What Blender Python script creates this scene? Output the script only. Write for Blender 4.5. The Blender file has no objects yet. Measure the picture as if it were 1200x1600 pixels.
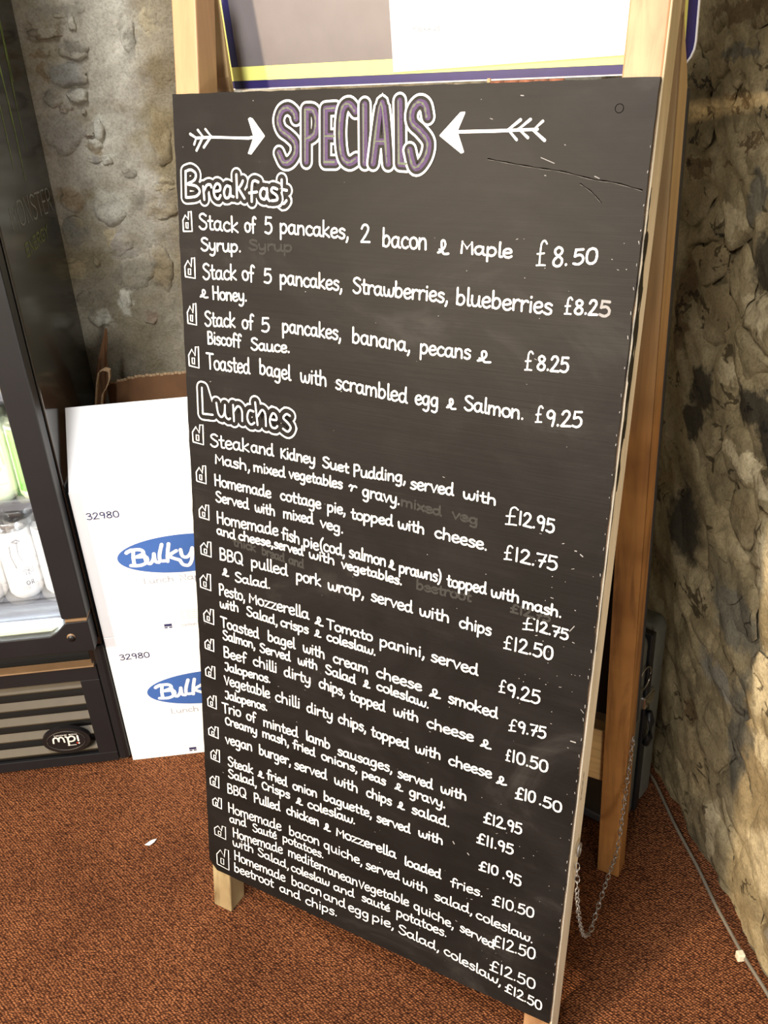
import bpy, bmesh, math, random
from mathutils import Vector, Matrix, noise
random.seed(7)
SC = bpy.context.scene
COL = SC.collection

# ------------------------------------------------------------------ camera
cam_data = bpy.data.cameras.new('camera')
cam = bpy.data.objects.new('camera', cam_data)
COL.objects.link(cam)
cam_data.sensor_fit = 'VERTICAL'
cam_data.sensor_height = 24.0
cam_data.lens = 24.0 * 1390.0 / 1600.0
cam_data.clip_start = 0.02
cam.matrix_world = Matrix(((0.99319015, 0.09502529, -0.06740571, 0.14016444),
                           (-0.1036685, 0.456824758, -0.8834953, -1.2656853),
                           (-0.0531618, 0.8844667, 0.463564977, 1.3202240),
                           (0, 0, 0, 1)))
SC.camera = cam

# ------------------------------------------------------------------ world, lamps, exposure
world = bpy.data.worlds.new('room_light')
SC.world = world
world.use_nodes = True
wb = world.node_tree.nodes['Background']
wb.inputs[0].default_value = (0.62, 0.66, 0.74, 1)
wb.inputs[1].default_value = 0.15

def area_lamp(name, loc, target, size, power, color, size_y=None):
    d = bpy.data.lights.new(name, 'AREA')
    d.energy = power
    d.color = color
    d.size = size
    if size_y:
        d.shape = 'RECTANGLE'
        d.size_y = size_y
    o = bpy.data.objects.new(name, d)
    COL.objects.link(o)
    o.location = loc
    v = Vector(target) - Vector(loc)
    o.rotation_euler = v.to_track_quat('-Z', 'Y').to_euler()
    return o

area_lamp('wall_lamp', (-2.5, -2.15, 1.75), (0.2, 0.0, 0.4), 0.16, 175, (1.0, 0.78, 0.53))
area_lamp('window_light', (-3.4, -2.3, 1.9), (-0.1, 0.1, 0.7), 1.5, 36, (1.0, 0.97, 0.93), 1.7)
area_lamp('ceiling_panel', (-1.2, -2.7, 2.7), (0.0, 0.3, 0.8), 0.9, 90, (1.0, 0.96, 0.92))
area_lamp('overhead_fill', (-0.6, -1.1, 3.0), (-0.1, 0.3, 0.6), 0.5, 56, (0.98, 0.98, 1.0))  # unseen fill lamp, added to brighten the back wall
area_lamp('low_fill', (0.5, -2.9, 0.34), (0.45, -0.3, 0.6), 0.45, 24, (1.0, 0.96, 0.9))  # unseen low fill, added to light the side rail and rear leg
SC.view_settings.view_transform = 'Standard'
SC.view_settings.look = 'None'
SC.view_settings.use_curve_mapping = False
SC.view_settings.gamma = 1.0
SC.view_settings.exposure = 0.0


# ---- measured layout: board millimetres (across, down), wall metres
LINES = [
    ('w',[('Stack',35.5,161.1,99.4,162.9,19.1),('of',109.7,161.7,126.3,161.8,18.6),('5',140.7,162.4,152.5,162.7,19.9),('pancakes,',164.3,161.1,264.0,163.6,18.2),('2',280.9,166.5,293.2,166.3,20.3),('bacon',310.6,170.2,368.6,170.9,20.1),('&',382.6,175.2,397.1,175.1,17.4),('Maple',411.2,172.3,472.7,174.6,15.1)]),
    ('w',[('£',501.3,181.1,512.1,180.4,26.4),('8.',519.3,181.4,536.1,179.1,21.0),('50',541.6,177.8,567.6,174.7,16.2)]),
    ('w',[('Syrup.',37.3,188.0,102.7,187.1,16.2)]),
    ('w',[('Stack',38.5,224.8,94.2,222.1,19.8),('of',103.6,221.4,122.1,222.7,19.3),('5',138.0,223.2,150.4,222.8,19.0),('pancakes,',163.3,222.7,255.7,224.6,18.8),('Strawberries,',271.3,225.8,398.4,228.2,18.1),('blueberries',409.0,229.2,523.2,231.0,19.2)]),
    ('w',[('£',537.6,229.8,545.4,229.5,18.1),('8.2',548.2,228.9,573.3,227.5,16.0)]),
    ('w',[('&',31.7,249.5,46.0,248.9,11.8),('Honey.',53.3,250.0,109.9,248.6,16.7)]),
    ('w',[('Stack',38.6,286.3,89.8,283.9,19.7),('of',101.4,284.1,119.3,283.3,19.2),('5',132.7,285.4,145.8,284.6,19.0),('pancakes,',166.1,282.8,254.6,284.5,18.8),('banana,',271.1,286.0,351.9,289.6,18.7),('pecans',365.4,289.7,430.5,289.7,18.0),('&',439.4,291.7,456.7,291.3,13.9)]),
    ('w',[('£',497.6,294.8,506.4,294.1,22.1),('8.25',511.8,293.1,548.0,291.9,16.9)]),
    ('w',[('Biscoff',41.8,310.1,98.1,308.9,17.3),('Sauce.',115.4,310.5,177.1,308.4,15.2)]),
    ('w',[('Toasted',38.9,344.6,112.3,343.3,21.2),('bagel',128.2,341.5,177.7,344.2,19.7),('with',193.8,344.4,233.8,345.8,19.2),('scrambled',247.6,346.6,350.6,352.1,19.6),('egg',361.4,351.5,392.5,351.3,18.8),('&',403.5,351.4,415.9,351.3,13.1),('Salmon.',426.9,349.8,500.8,351.8,17.5)]),
    ('w',[('£',515.3,352.8,523.1,351.7,19.8),('9.25',527.7,354.7,569.2,350.6,19.0)]),
    ('w',[('Steak',39.7,454.8,107.9,452.4,19.8),('and',111.2,451.9,149.0,451.7,18.3),('Kidney',160.4,452.1,216.1,452.8,17.1),('Suet',228.4,453.8,268.3,455.4,14.9),('Pudding,',275.7,458.1,352.1,453.6,16.4),('served',359.5,459.9,418.9,458.2,16.7),('with',431.9,459.1,474.8,460.0,14.6)]),
    ('w',[('£',488.5,481.8,504.1,480.2,24.1),('12.95',504.8,478.5,549.5,480.6,18.3)]),
    ('w',[('Mash,',46.7,478.7,108.1,480.1,16.2),('mixed',114.4,479.0,167.7,479.0,15.8),('vegetables',174.1,478.4,258.8,478.6,15.5),('~',269.6,478.8,280.4,479.5,14.0),('gravy.',289.9,483.0,344.6,484.9,17.4)]),
    ('w',[('Homemade',44.1,512.1,143.2,513.0,17.4),('cottage',159.4,512.3,225.4,513.1,16.7),('pie,',236.0,514.7,264.2,513.7,16.3),('topped',273.2,517.4,335.8,515.4,16.1),('with',343.8,516.1,381.2,517.1,15.6),('cheese.',396.3,517.7,467.4,520.4,16.2)]),
    ('w',[('£',490.3,526.7,500.8,525.5,19.8),('12.75',503.7,525.7,557.4,526.7,18.8)]),
    ('w',[('Served',45.5,536.2,104.1,537.1,16.7),('with',115.3,538.3,149.6,538.2,16.3),('mixed',163.7,538.3,213.2,537.4,16.1),('veg.',224.9,539.0,261.0,541.2,15.7)]),
    ('w',[('Homemade',45.7,569.7,154.5,566.8,19.0),('fish',160.7,569.3,190.6,572.0,18.2),('pie',197.3,572.7,221.8,574.3,18.0),('(cod,',224.4,572.7,264.0,573.4,17.8),('salmon',271.0,572.7,327.2,573.8,17.5),('&',332.0,574.6,341.2,576.1,14.5),('prawns)',347.4,577.4,407.8,577.5,17.1),('topped',416.5,579.9,470.5,578.1,16.7),('with',477.2,579.9,513.8,579.4,16.2),('mash.',518.9,584.2,568.1,585.1,15.2)]),
    ('w',[('£',521.3,613.2,536.4,610.8,18.8),('12.75',537.6,610.5,579.1,612.1,15.3)]),
    ('w',[('and',44.9,586.8,78.3,588.8,15.1),('cheese,',84.8,587.4,145.4,586.2,14.9),('served',147.4,586.2,196.5,587.5,14.6),('with',206.6,588.1,247.8,589.7,14.3),('vegetables.',259.1,591.4,351.9,594.6,14.1)]),
    ('w',[('BBQ',48.2,626.7,90.6,625.2,19.6),('pulled',106.0,624.7,170.1,624.7,19.2),('pork',184.8,627.1,225.8,627.0,18.6),('wrap,',237.7,629.0,295.1,627.7,18.3),('served',306.6,628.2,369.1,631.0,17.9),('with',379.8,631.0,422.4,630.8,17.4),('chips',437.1,632.9,480.5,633.2,17.0)]),
    ('w',[('£',498.8,646.1,509.5,645.8,19.3),('12.50',512.0,645.1,562.7,644.2,20.1)]),
    ('w',[('&',52.1,651.5,64.1,650.7,13.6),('Salad.',75.8,655.2,139.1,652.1,15.6)]),
    ('w',[('Pesto,',44.6,684.7,92.6,683.1,19.1),('Mozzerella',100.4,683.2,205.5,683.2,18.7),('&',216.2,687.9,230.0,688.2,14.1),('Tomato',236.0,689.1,309.6,689.1,16.0),('panini,',321.6,692.6,389.8,691.5,17.4),('served',399.7,692.4,467.0,694.6,17.8)]),
    ('w',[('£',497.2,709.2,505.8,708.3,19.2),('9.25',508.1,711.4,552.1,709.3,20.0)]),
    ('w',[('with',45.4,705.7,80.0,704.2,16.1),('Salad,',95.4,705.4,151.0,707.4,15.8),('crisps',156.7,706.9,204.6,706.2,15.5),('&',215.3,707.3,226.4,706.3,12.2),('coleslaw.',236.1,707.7,315.2,709.7,15.1)]),
    ('w',[('Toasted',45.6,737.9,116.6,738.4,18.6),('bagel',133.2,737.4,181.1,737.0,18.0),('with',195.7,737.5,232.5,738.9,17.6),('cream',247.0,739.7,303.6,741.5,17.3),('cheese',317.6,741.4,387.5,742.8,16.9),('&',399.4,746.9,416.6,745.3,14.5),('smoked',427.9,746.6,498.1,748.5,17.2)]),
    ('w',[('£',514.6,760.9,524.7,758.9,18.6),('9.75',526.7,759.1,564.0,755.7,18.5)]),
    ('w',[('Salmon,',48.7,758.2,109.2,757.6,16.5),('Served',118.3,759.7,173.0,759.8,16.1),('with',186.6,760.1,219.9,760.2,15.8),('Salad',234.2,761.1,284.2,763.9,15.6),('&',296.7,764.1,307.9,763.2,13.2),('coleslaw.',318.6,761.4,399.4,765.7,15.1)]),
    ('w',[('Beef',48.6,788.5,91.6,787.0,19.0),('chilli',104.9,786.0,148.5,786.9,18.6),('dirty',161.8,787.7,208.3,787.4,18.3),('chips,',223.3,788.0,266.6,789.1,17.9),('topped',275.7,791.5,332.5,792.7,17.6),('with',346.5,793.3,384.7,792.1,17.2),('cheese',398.1,794.8,466.8,794.6,16.9),('&',477.2,797.9,493.0,797.2,14.5)]),
    ('w',[('£',514.1,806.4,519.9,806.3,19.1),('10.50',522.1,805.4,570.8,804.0,19.0)]),
    ('w',[('Jalopenos.',49.9,811.6,135.9,807.6,15.8)]),
    ('w',[('Vegetable',47.8,836.5,134.4,834.5,19.5),('chilli',145.1,835.6,189.4,834.4,18.9),('dirty',201.9,835.8,246.7,835.0,18.5),('chips,',256.5,836.0,302.8,836.3,18.2),('topped',311.8,838.9,371.7,839.3,17.8),('with',382.5,841.3,421.0,839.2,17.4),('cheese',433.5,842.0,496.1,841.1,17.1),('&',503.5,846.4,518.3,843.7,14.7)]),
    ('w',[('£10',531.5,858.8,558.5,855.1,18.6),('.50',563.8,856.0,594.2,856.7,17.3)]),
    ('w',[('Jalopenos.',48.5,862.0,128.9,858.1,16.3)]),
    ('w',[('Trio',41.7,889.2,77.8,885.8,18.8),('of',89.1,886.7,106.5,886.6,18.6),('minted',121.5,887.2,185.4,885.7,18.3),('lamb',200.1,885.0,242.6,886.4,17.8),('sausages,',256.0,890.7,347.2,887.8,17.5),('served',356.6,891.5,411.3,891.2,17.0),('with',424.2,891.3,462.7,890.1,16.5)]),
    ('w',[('£12.95',490.2,914.3,544.5,911.7,18.4)]),
    ('w',[('Creamy',46.5,909.2,108.7,907.7,16.7),('mash,',119.2,907.6,168.5,907.4,16.3),('fried',176.1,907.0,216.3,908.5,15.9),('onions,',227.6,908.9,289.7,909.4,15.7),('peas',298.4,912.7,337.1,913.4,15.3),('&',352.2,914.1,365.7,913.3,12.9),('gravy.',376.1,915.7,432.0,915.1,17.0)]),
    ('w',[('vegan',45.7,944.8,98.4,941.2,19.4),('burger,',112.0,941.5,171.5,940.9,18.9),('served',178.9,943.2,237.3,941.5,18.5),('with',250.9,943.2,291.3,944.2,18.1),('chips',306.1,944.3,347.7,944.1,17.7),('&',358.1,943.8,369.3,943.2,13.1),('salad.',381.1,943.3,440.2,943.6,17.3)]),
    ('w',[('£11.95',482.4,951.2,535.5,948.9,17.8)]),
    ('w',[('Steak',49.2,986.0,98.9,983.3,18.4),('&',108.4,984.5,119.8,983.8,13.3),('fried',126.2,981.4,164.3,982.0,18.0),('onion',175.1,982.8,219.6,980.5,17.7),('baguette,',232.1,980.4,315.8,979.0,17.3),('served',324.5,981.1,379.7,979.5,16.9),('with',393.3,978.2,431.7,977.4,16.4)]),
    ('w',[('£10',488.6,994.9,516.5,992.5,17.0),('.95',523.3,993.8,550.4,996.5,18.9)]),
    ('w',[('Salad,',48.9,1008.2,105.4,1005.0,17.5),('Crisps',115.8,1004.6,169.1,1002.6,17.1),('&',181.1,1006.6,193.5,1005.8,13.1),('coleslaw.',202.9,1005.4,287.6,1002.1,16.6)]),
    ('w',[('BBQ',45.4,1040.2,83.6,1035.5,19.0),('Pulled',99.2,1036.8,150.4,1033.4,18.7),('chicken',162.9,1033.2,223.0,1032.5,18.2),('&',232.3,1034.6,244.5,1033.8,14.2),('Mozzerella',254.9,1035.8,358.2,1033.4,17.7),('loaded',372.9,1038.4,431.8,1037.0,17.0),('fries.',447.7,1042.3,497.2,1039.0,16.7)]),
    ('w',[('£10.50',512.2,1044.6,572.4,1038.7,18.5)]),
    ('w',[('Homemade',45.7,1077.5,151.9,1070.9,20.5),('bacon',167.3,1071.8,224.0,1068.4,18.6),('quiche,',232.6,1069.5,301.7,1071.6,18.1),('served',308.1,1074.7,365.7,1069.9,17.7),('with',371.5,1073.1,411.9,1072.9,17.4),('salad,',423.9,1077.8,483.8,1076.7,17.1),('coleslaw.',489.7,1079.5,574.9,1082.3,16.7)]),
    ('w',[('£12.50',517.3,1115.3,580.3,1108.4,21.3)]),
    ('w',[('and',48.0,1096.5,81.8,1092.7,16.8),('Sauté',95.3,1094.7,142.3,1091.1,16.7),('potatoes.',154.8,1089.5,231.6,1089.5,16.2)]),
    ('w',[('Homemade',53.5,1123.9,153.8,1115.1,19.7),('mediterranean',165.1,1114.0,293.9,1115.2,19.0),('Vegetable',296.2,1116.0,382.5,1110.7,18.2),('quiche,',391.2,1111.3,456.6,1115.9,17.6),('served',466.7,1114.4,520.4,1120.3,17.2)]),
    ('w',[('£12.50',516.3,1161.0,584.8,1160.2,20.6)]),
    ('w',[('with',52.7,1142.5,95.2,1139.1,17.3),('Salad,',104.5,1139.4,165.9,1140.2,16.9),('coleslaw',170.5,1140.7,242.6,1139.2,16.6),('and',251.1,1141.5,288.5,1138.8,16.2),('sauté',302.2,1138.4,351.0,1136.6,15.9),('potatoes.',363.0,1138.5,446.2,1136.7,18.0)]),
    ('w',[('Homemade',54.8,1169.9,158.3,1169.4,20.1),('bacon',170.9,1168.7,228.5,1165.6,19.4),('and',232.9,1167.8,273.0,1167.6,19.0),('egg',278.4,1168.7,315.2,1168.3,18.7),('pie,',321.5,1167.6,359.2,1165.7,18.5),('Salad,',367.8,1168.1,436.0,1169.5,18.2),('coleslaw,',444.0,1169.3,535.2,1181.3,17.7)]),
    ('w',[('£12.50',542.0,1186.5,597.3,1192.3,17.3)]),
    ('w',[('beetroot',53.8,1194.9,134.5,1191.5,19.0),('and',147.2,1192.9,187.6,1192.0,18.5),('chips.',198.0,1194.8,257.6,1191.4,18.1)]),
    ('g',[('Syrup',116.1,183.3,182.4,182.4,12.5)]),
    ('g',[('mixed',346.9,485.3,403.9,487.9,13.7),('veg',418.8,487.5,453.4,489.7,13.3)]),
    ('g',[('beetroot',373.6,594.8,450.7,593.7,14.4)]),
    ('g',[('5',575.4,228.0,587.1,228.4,15.8)]),
    ('g',[('£12.75',504.1,594.1,555.3,594.5,12.0)]),
    ('g',[('thick',74.5,598.6,114.8,599.8,14.1),('bread',126.0,601.2,164.9,604.3,13.8),('and',172.6,604.5,197.4,606.6,13.7)]),
]
HOUSES = [(7.5,140.1,23.4,165.2),(7.1,198.5,25.4,224.8),(7.8,258.1,24.1,286.7),(6.5,316.3,25.3,345.3),(6.8,426.0,27.4,454.8),(10.3,486.1,29.0,512.9),(12.5,545.4,31.6,568.0),(12.2,602.9,32.8,626.5),(8.0,655.6,29.4,682.1),(12.1,713.2,32.3,738.2),(11.9,764.6,30.0,785.0),(10.4,812.1,30.0,833.4),(12.0,864.3,30.2,887.6),(11.0,921.2,31.6,941.6),(13.5,963.7,32.2,986.2),(9.3,1015.7,28.5,1037.9),(12.9,1057.1,32.1,1077.4),(13.8,1111.5,38.7,1136.7),(16.0,1157.1,43.2,1198.4)]

CRACK = [(437.7,73.9),(465.1,78.2),(494.0,82.3),(522.2,85.8),(554.7,92.8),(576.8,95.5),(605.3,102.2)]
CRACK_BRANCH = [(541.7,97.3),(554.7,105.1),(565.8,115.3)]
SPECIALS = [[[(189.2,30.6),(186.8,24.3),(178.0,19.2),(168.6,22.5),(164.2,32.6),(168.3,43.0),(178.6,49.4),(187.9,57.4),(188.5,68.6),(180.4,78.3),(170.9,79.1),(164.1,68.6)]],[[(203.9,22.3),(203.7,78.1)],[(203.9,21.5),(214.6,23.0),(218.6,34.1),(215.6,48.1),(205.0,53.5)]],[[(230.6,22.0),(230.8,78.8)],[(230.6,21.3),(244.3,20.8)],[(231.7,50.5),(244.0,50.6)],[(230.8,78.8),(244.8,78.7)]],[[(271.4,24.3),(262.7,16.6),(254.1,22.5),(251.4,46.8),(254.7,71.6),(263.6,79.3),(273.3,75.4)]],[[(283.2,17.8),(284.9,79.2)]],[[(296.0,79.4),(306.0,16.8),(315.7,79.8)],[(300.6,56.5),(312.7,56.6)]],[[(328.2,15.1),(331.1,79.2)],[(331.1,79.6),(340.3,80.0)]],[[(363.9,31.7),(360.2,20.1),(352.1,17.3),(344.4,25.6),(345.3,37.2),(356.0,46.1),(365.8,57.2),(364.3,71.2),(355.9,82.5),(348.6,81.8),(342.8,65.3)]]]
BREAKFAST = [[[(16.4,91.9),(15.0,122.6)],[(16.4,91.0),(25.5,89.0),(33.0,93.6),(30.7,101.0),(19.4,105.7)],[(19.4,106.7),(32.8,108.6),(38.5,114.9),(32.1,121.0),(16.3,122.9)]],[[(44.5,108.9),(45.7,124.6)],[(45.9,113.6),(50.4,107.4),(56.2,106.4),(58.1,109.4)]],[[(62.4,114.5),(71.5,112.8),(71.8,107.0),(66.5,105.3),(61.7,112.0),(63.0,120.5),(68.6,123.5),(72.4,119.1)]],[[(88.4,109.1),(82.7,107.4),(78.3,114.1),(80.1,121.4),(85.8,120.6),(88.6,112.7),(88.1,108.2)],[(88.3,112.7),(89.1,118.7),(93.1,120.1)]],[[(98.6,94.0),(98.7,120.9)],[(108.5,101.0),(105.6,105.8),(99.9,111.3)],[(101.8,110.7),(110.2,121.6)]],[[(132.4,102.2),(126.2,100.7),(122.5,105.5),(121.6,125.2)],[(118.0,115.1),(129.8,113.7)]],[[(145.6,111.6),(139.5,109.1),(135.0,114.2),(136.1,120.3),(142.3,121.7),(145.7,114.0)],[(145.3,109.5),(145.9,119.9),(148.9,123.6)]],[[(160.6,109.8),(154.1,108.5),(152.2,112.4),(159.7,117.2),(160.4,122.1),(152.4,123.5)]],[[(167.6,99.0),(167.2,122.9),(170.2,126.3),(174.3,122.7)],[(165.9,109.8),(174.9,111.0)]]]
LUNCHES = [[[(28.0,372.5),(27.8,409.4)],[(27.8,409.4),(45.5,408.6)]],[[(52.7,390.6),(55.4,404.9),(61.1,409.6),(66.4,403.4),(67.7,391.7)],[(67.1,397.9),(68.2,407.2),(72.4,411.0),(76.2,409.5)]],[[(81.9,389.8),(82.7,412.3)],[(82.9,398.4),(90.2,390.4),(96.6,395.3),(97.0,410.2)]],[[(116.4,394.2),(109.6,393.8),(105.8,402.0),(107.5,409.8),(112.3,412.9),(117.6,409.7)]],[[(119.7,381.3),(122.9,411.9)],[(123.7,399.5),(130.7,390.2),(136.1,395.2),(136.9,411.3)]],[[(144.7,400.9),(154.2,400.6),(153.5,394.4),(148.3,392.6),(143.6,402.1),(146.1,411.0),(152.4,412.1),(155.9,408.9)]],[[(176.4,391.9),(170.7,390.4),(165.7,396.3),(172.9,401.9),(177.5,407.8),(172.7,414.0),(165.0,411.2)]]]
LUNCH_EXTRA = [[(30.6,372.8),(36.5,389.7),(42.6,405.3)]]
ARROW_RIGHTWARD = [[(119.8,30.5),(121.8,29.5),(125.0,30.4),(142.5,49.5),(122.0,69.6),(118.4,69.0),(127.4,50.5)],[(36.9,51.3),(62.8,50.4),(90.5,51.2),(118.9,51.9),(128.1,50.4)],[(26.8,46.5),(36.3,51.2),(32.6,58.7)],[(39.4,41.9),(47.4,49.9),(36.1,65.8)],[(51.7,41.1),(60.5,49.5),(48.1,62.1)]]
ARROW_LEFTWARD = [[(379.6,50.5),(402.6,28.4),(407.1,28.1),(399.1,46.5),(408.0,67.1),(405.5,67.8)],[(399.1,47.0),(443.3,46.5),(490.8,45.3)],[(471.3,36.1),(458.5,45.4),(468.6,55.2)],[(482.3,35.8),(470.1,44.9),(480.9,53.2)],[(495.9,37.6),(486.2,46.0),(499.4,55.9)]]
RIGHT_STONES = [(0.124, 1.317, 'tan'), (-0.0, 1.332, 'brown'), (-0.012, 1.29, 'slate'), (0.097, 1.281, 'tan'), (0.009, 1.267, 'tan'), (0.139, 1.247, 'grey'), (-0.006, 1.247, 'slate'), (0.057, 1.226, 'cream'), (-0.078, 1.246, 'dark'), (0.059, 1.198, 'tan'), (0.013, 1.214, 'brown'), (-0.065, 1.215, 'brown'), (0.103, 1.174, 'tan'), (-0.025, 1.183, 'brown'), (0.02, 1.152, 'brown'), (0.088, 1.144, 'grey'), (-0.05, 1.159, 'tan'), (0.097, 1.099, 'tan'), (-0.062, 1.12, 'slate'), (-0.105, 1.138, 'grey'), (-0.014, 1.084, 'cream'), (0.055, 1.045, 'dark'), (0.048, 1.019, 'tan'), (-0.122, 1.039, 'dark'), (-0.064, 1.001, 'tan'), (-0.001, 0.939, 'brown'), (-0.122, 0.961, 'cream'), (0.021, 0.809, 'dark'), (-0.045, 0.858, 'tan'), (-0.106, 0.902, 'tan'), (-0.143, 0.844, 'dark'), (-0.198, 0.803, 'dark'), (-0.135, 0.751, 'cream'), (-0.001, 0.719, 'tan'), (-0.06, 0.678, 'brown'), (-0.21, 0.745, 'cream'), (-0.159, 0.684, 'tan'), (-0.013, 0.572, 'slate'), (-0.232, 0.671, 'tan'), (-0.121, 0.585, 'grey'), (-0.2, 0.541, 'slate'), (-0.276, 0.558, 'tan'), (-0.084, 0.451, 'grey'), (-0.192, 0.414, 'grey'), (-0.288, 0.452, 'cream'), (-0.162, 0.256, 'slate'), (-0.314, 0.328, 'tan'), (-0.27, 0.217, 'tan'), (-0.366, 0.222, 'cream'), (-0.236, 0.078, 'tan'), (-0.352, 0.091, 'tan'), (-0.428, 0.085, 'tan'), (-0.068, 0.305, 'slate'), (-0.082, 0.139, 'tan')]
BACK_STONES = [(-0.239, 1.408, 0.074, 0.026, 'grey'), (-0.277, 1.372, 0.055, 0.017, 'brown'), (-0.227, 1.387, 0.013, 0.025, 'lime'), (-0.296, 1.34, 0.037, 0.019, 'ochre'), (-0.234, 1.342, 0.045, 0.025, 'slate'), (-0.256, 1.303, 0.063, 0.031, 'blue'), (-0.294, 1.307, 0.019, 0.016, 'ochre'), (-0.243, 1.268, 0.035, 0.024, 'lime'), (-0.288, 1.266, 0.029, 0.028, 'grey'), (-0.272, 1.246, 0.015, 0.011, 'rust'), (-0.236, 1.241, 0.008, 0.009, 'dark'), (-0.28, 1.203, 0.06, 0.056, 'lavender'), (-0.234, 1.202, 0.017, 0.008, 'rust'), (-0.228, 1.179, 0.026, 0.024, 'tan'), (-0.231, 1.157, 0.026, 0.015, 'blue'), (-0.172, 1.13, 0.023, 0.023, 'grey'), (-0.288, 1.09, 0.048, 0.042, 'ochre'), (-0.219, 1.067, 0.06, 0.055, 'lime'), (-0.215, 0.994, 0.048, 0.041, 'lavender'), (-0.23, 1.006, 0.017, 0.031, 'cream'), (-0.301, 1.025, 0.045, 0.048, 'blue'), (-0.163, 1.082, 0.024, 0.031, 'grey'), (-0.215, 1.206, 0.017, 0.035, 'lime'), (-0.21, 1.155, 0.02, 0.02, 'lime'), (-0.091, 1.385, 0.032, 0.043, 'cream'), (-0.131, 1.357, 0.023, 0.064, 'grey'), (-0.082, 1.302, 0.043, 0.056, 'tan'), (-0.101, 1.188, 0.035, 0.083, 'tan'), (-0.11, 1.102, 0.046, 0.024, 'cream'), (-0.124, 1.055, 0.058, 0.033, 'tan'), (-0.266, 0.966, 0.011, 0.021, 'lime'), (-0.224, 0.886, 0.026, 0.042, 'lime'), (-0.229, 0.925, 0.009, 0.019, 'cream'), (-0.276, 0.853, 0.051, 0.034, 'lime'), (-0.306, 0.957, 0.04, 0.029, 'cream'), (-0.306, 0.892, 0.032, 0.032, 'grey'), (-0.179, 0.842, 0.025, 0.021, 'rust'), (-0.195, 0.936, 0.066, 0.071, 'grey'), (-0.142, 0.944, 0.039, 0.082, 'tan')]
CHAIN_POINTS = [(0.617, -0.1308, 0.3503), (0.62, -0.1365, 0.3275), (0.623, -0.1411, 0.2968), (0.624, -0.1268, 0.2361), (0.624, -0.0952, 0.1638), (0.624, -0.0587, 0.1276), (0.624, -0.0289, 0.1376), (0.623, 0.0318, 0.1494), (0.62, 0.0957, 0.1469), (0.616, 0.1328, 0.2172), (0.6145, 0.1601, 0.3298)]
FLAP_LEAN = 0.6675
FLAP_H = 0.1599
BACKFLAP_Z = 0.7358
SIDE_SPIKE = [(-0.3041, 0.5, 0.6859), (-0.2895, 0.53, 0.7665), (-0.2797, 0.53, 0.79), (-0.2672, 0.54, 0.8233), (-0.2584, 0.545, 0.8463), (-0.2609, 0.545, 0.824), (-0.2693, 0.54, 0.786), (-0.269, 0.53, 0.7593), (-0.2849, 0.5, 0.6912)]
CURL = [(-0.2964, 0.47, 0.7036), (-0.2833, 0.47, 0.7566), (-0.2749, 0.47, 0.7797), (-0.2641, 0.47, 0.784), (-0.2548, 0.47, 0.7806), (-0.2566, 0.47, 0.7649), (-0.2663, 0.47, 0.747), (-0.2764, 0.47, 0.7344), (-0.2852, 0.47, 0.7026)]
PAPER_AT = (-0.2465, -0.0097)
RIGHT_PATCHES = [(-0.078, 1.246, 0.037, 0.032, 'dark'), (-0.07, 1.113, 0.053, 0.079, 'slate'), (-0.143, 1.035, 0.098, 0.093, 'dark'), (-0.146, 0.84, 0.133, 0.055, 'dark'), (-0.203, 0.81, 0.071, 0.067, 'dark'), (0.026, 0.81, 0.077, 0.079, 'dark'), (0.04, 0.747, 0.071, 0.061, 'dark'), (0.11, 0.92, 0.054, 0.177, 'brown'), (0.136, 1.173, 0.042, 0.014, 'dark'), (0.02, 1.152, 0.052, 0.013, 'brown'), (-0.031, 1.182, 0.051, 0.009, 'brown'), (0.013, 1.214, 0.046, 0.007, 'brown'), (-0.047, 1.215, 0.014, 0.006, 'dark'), (-0.068, 1.215, 0.015, 0.006, 'dark'), (0.029, 1.049, 0.063, 0.008, 'dark'), (0.127, 1.247, 0.112, 0.007, 'dark'), (0.008, 1.231, 0.095, 0.009, 'brown'), (0.109, 1.133, 0.091, 0.021, 'brown'), (0.028, 1.334, 0.228, 0.025, 'brown'), (0.014, 1.285, 0.113, 0.02, 'slate'), (0.077, 1.102, 0.111, 0.039, 'tan'), (-0.006, 1.074, 0.079, 0.034, 'cream'), (0.033, 1.022, 0.128, 0.036, 'tan'), (0.002, 0.948, 0.126, 0.081, 'tan'), (-0.116, 0.969, 0.088, 0.041, 'cream'), (-0.054, 0.866, 0.052, 0.036, 'cream'), (-0.139, 0.753, 0.11, 0.033, 'cream'), (-0.211, 0.741, 0.082, 0.035, 'cream'), (-0.159, 0.684, 0.109, 0.056, 'tan'), (-0.251, 0.64, 0.064, 0.107, 'cream'), (0.025, 0.563, 0.123, 0.122, 'dark'), (-0.149, 0.566, 0.115, 0.05, 'olive'), (-0.175, 0.513, 0.151, 0.09, 'slate'), (-0.155, 0.373, 0.122, 0.065, 'grey'), (-0.254, 0.337, 0.088, 0.208, 'slate'), (-0.263, 0.396, 0.038, 0.06, 'tan'), (-0.29, 0.478, 0.079, 0.114, 'cream'), (-0.315, 0.289, 0.098, 0.123, 'tan'), (-0.12, 0.159, 0.091, 0.098, 'tan'), (-0.22, 0.091, 0.04, 0.143, 'cream'), (-0.375, 0.191, 0.091, 0.124, 'cream'), (-0.345, 0.037, 0.067, 0.068, 'tan'), (-0.431, 0.074, 0.043, 0.042, 'grey'), (-0.314, 0.365, 0.064, 0.059, 'cream'), (-0.079, 0.242, 0.047, 0.048, 'brown')]  # low slate patches also paint in part of the board's shadow
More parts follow.
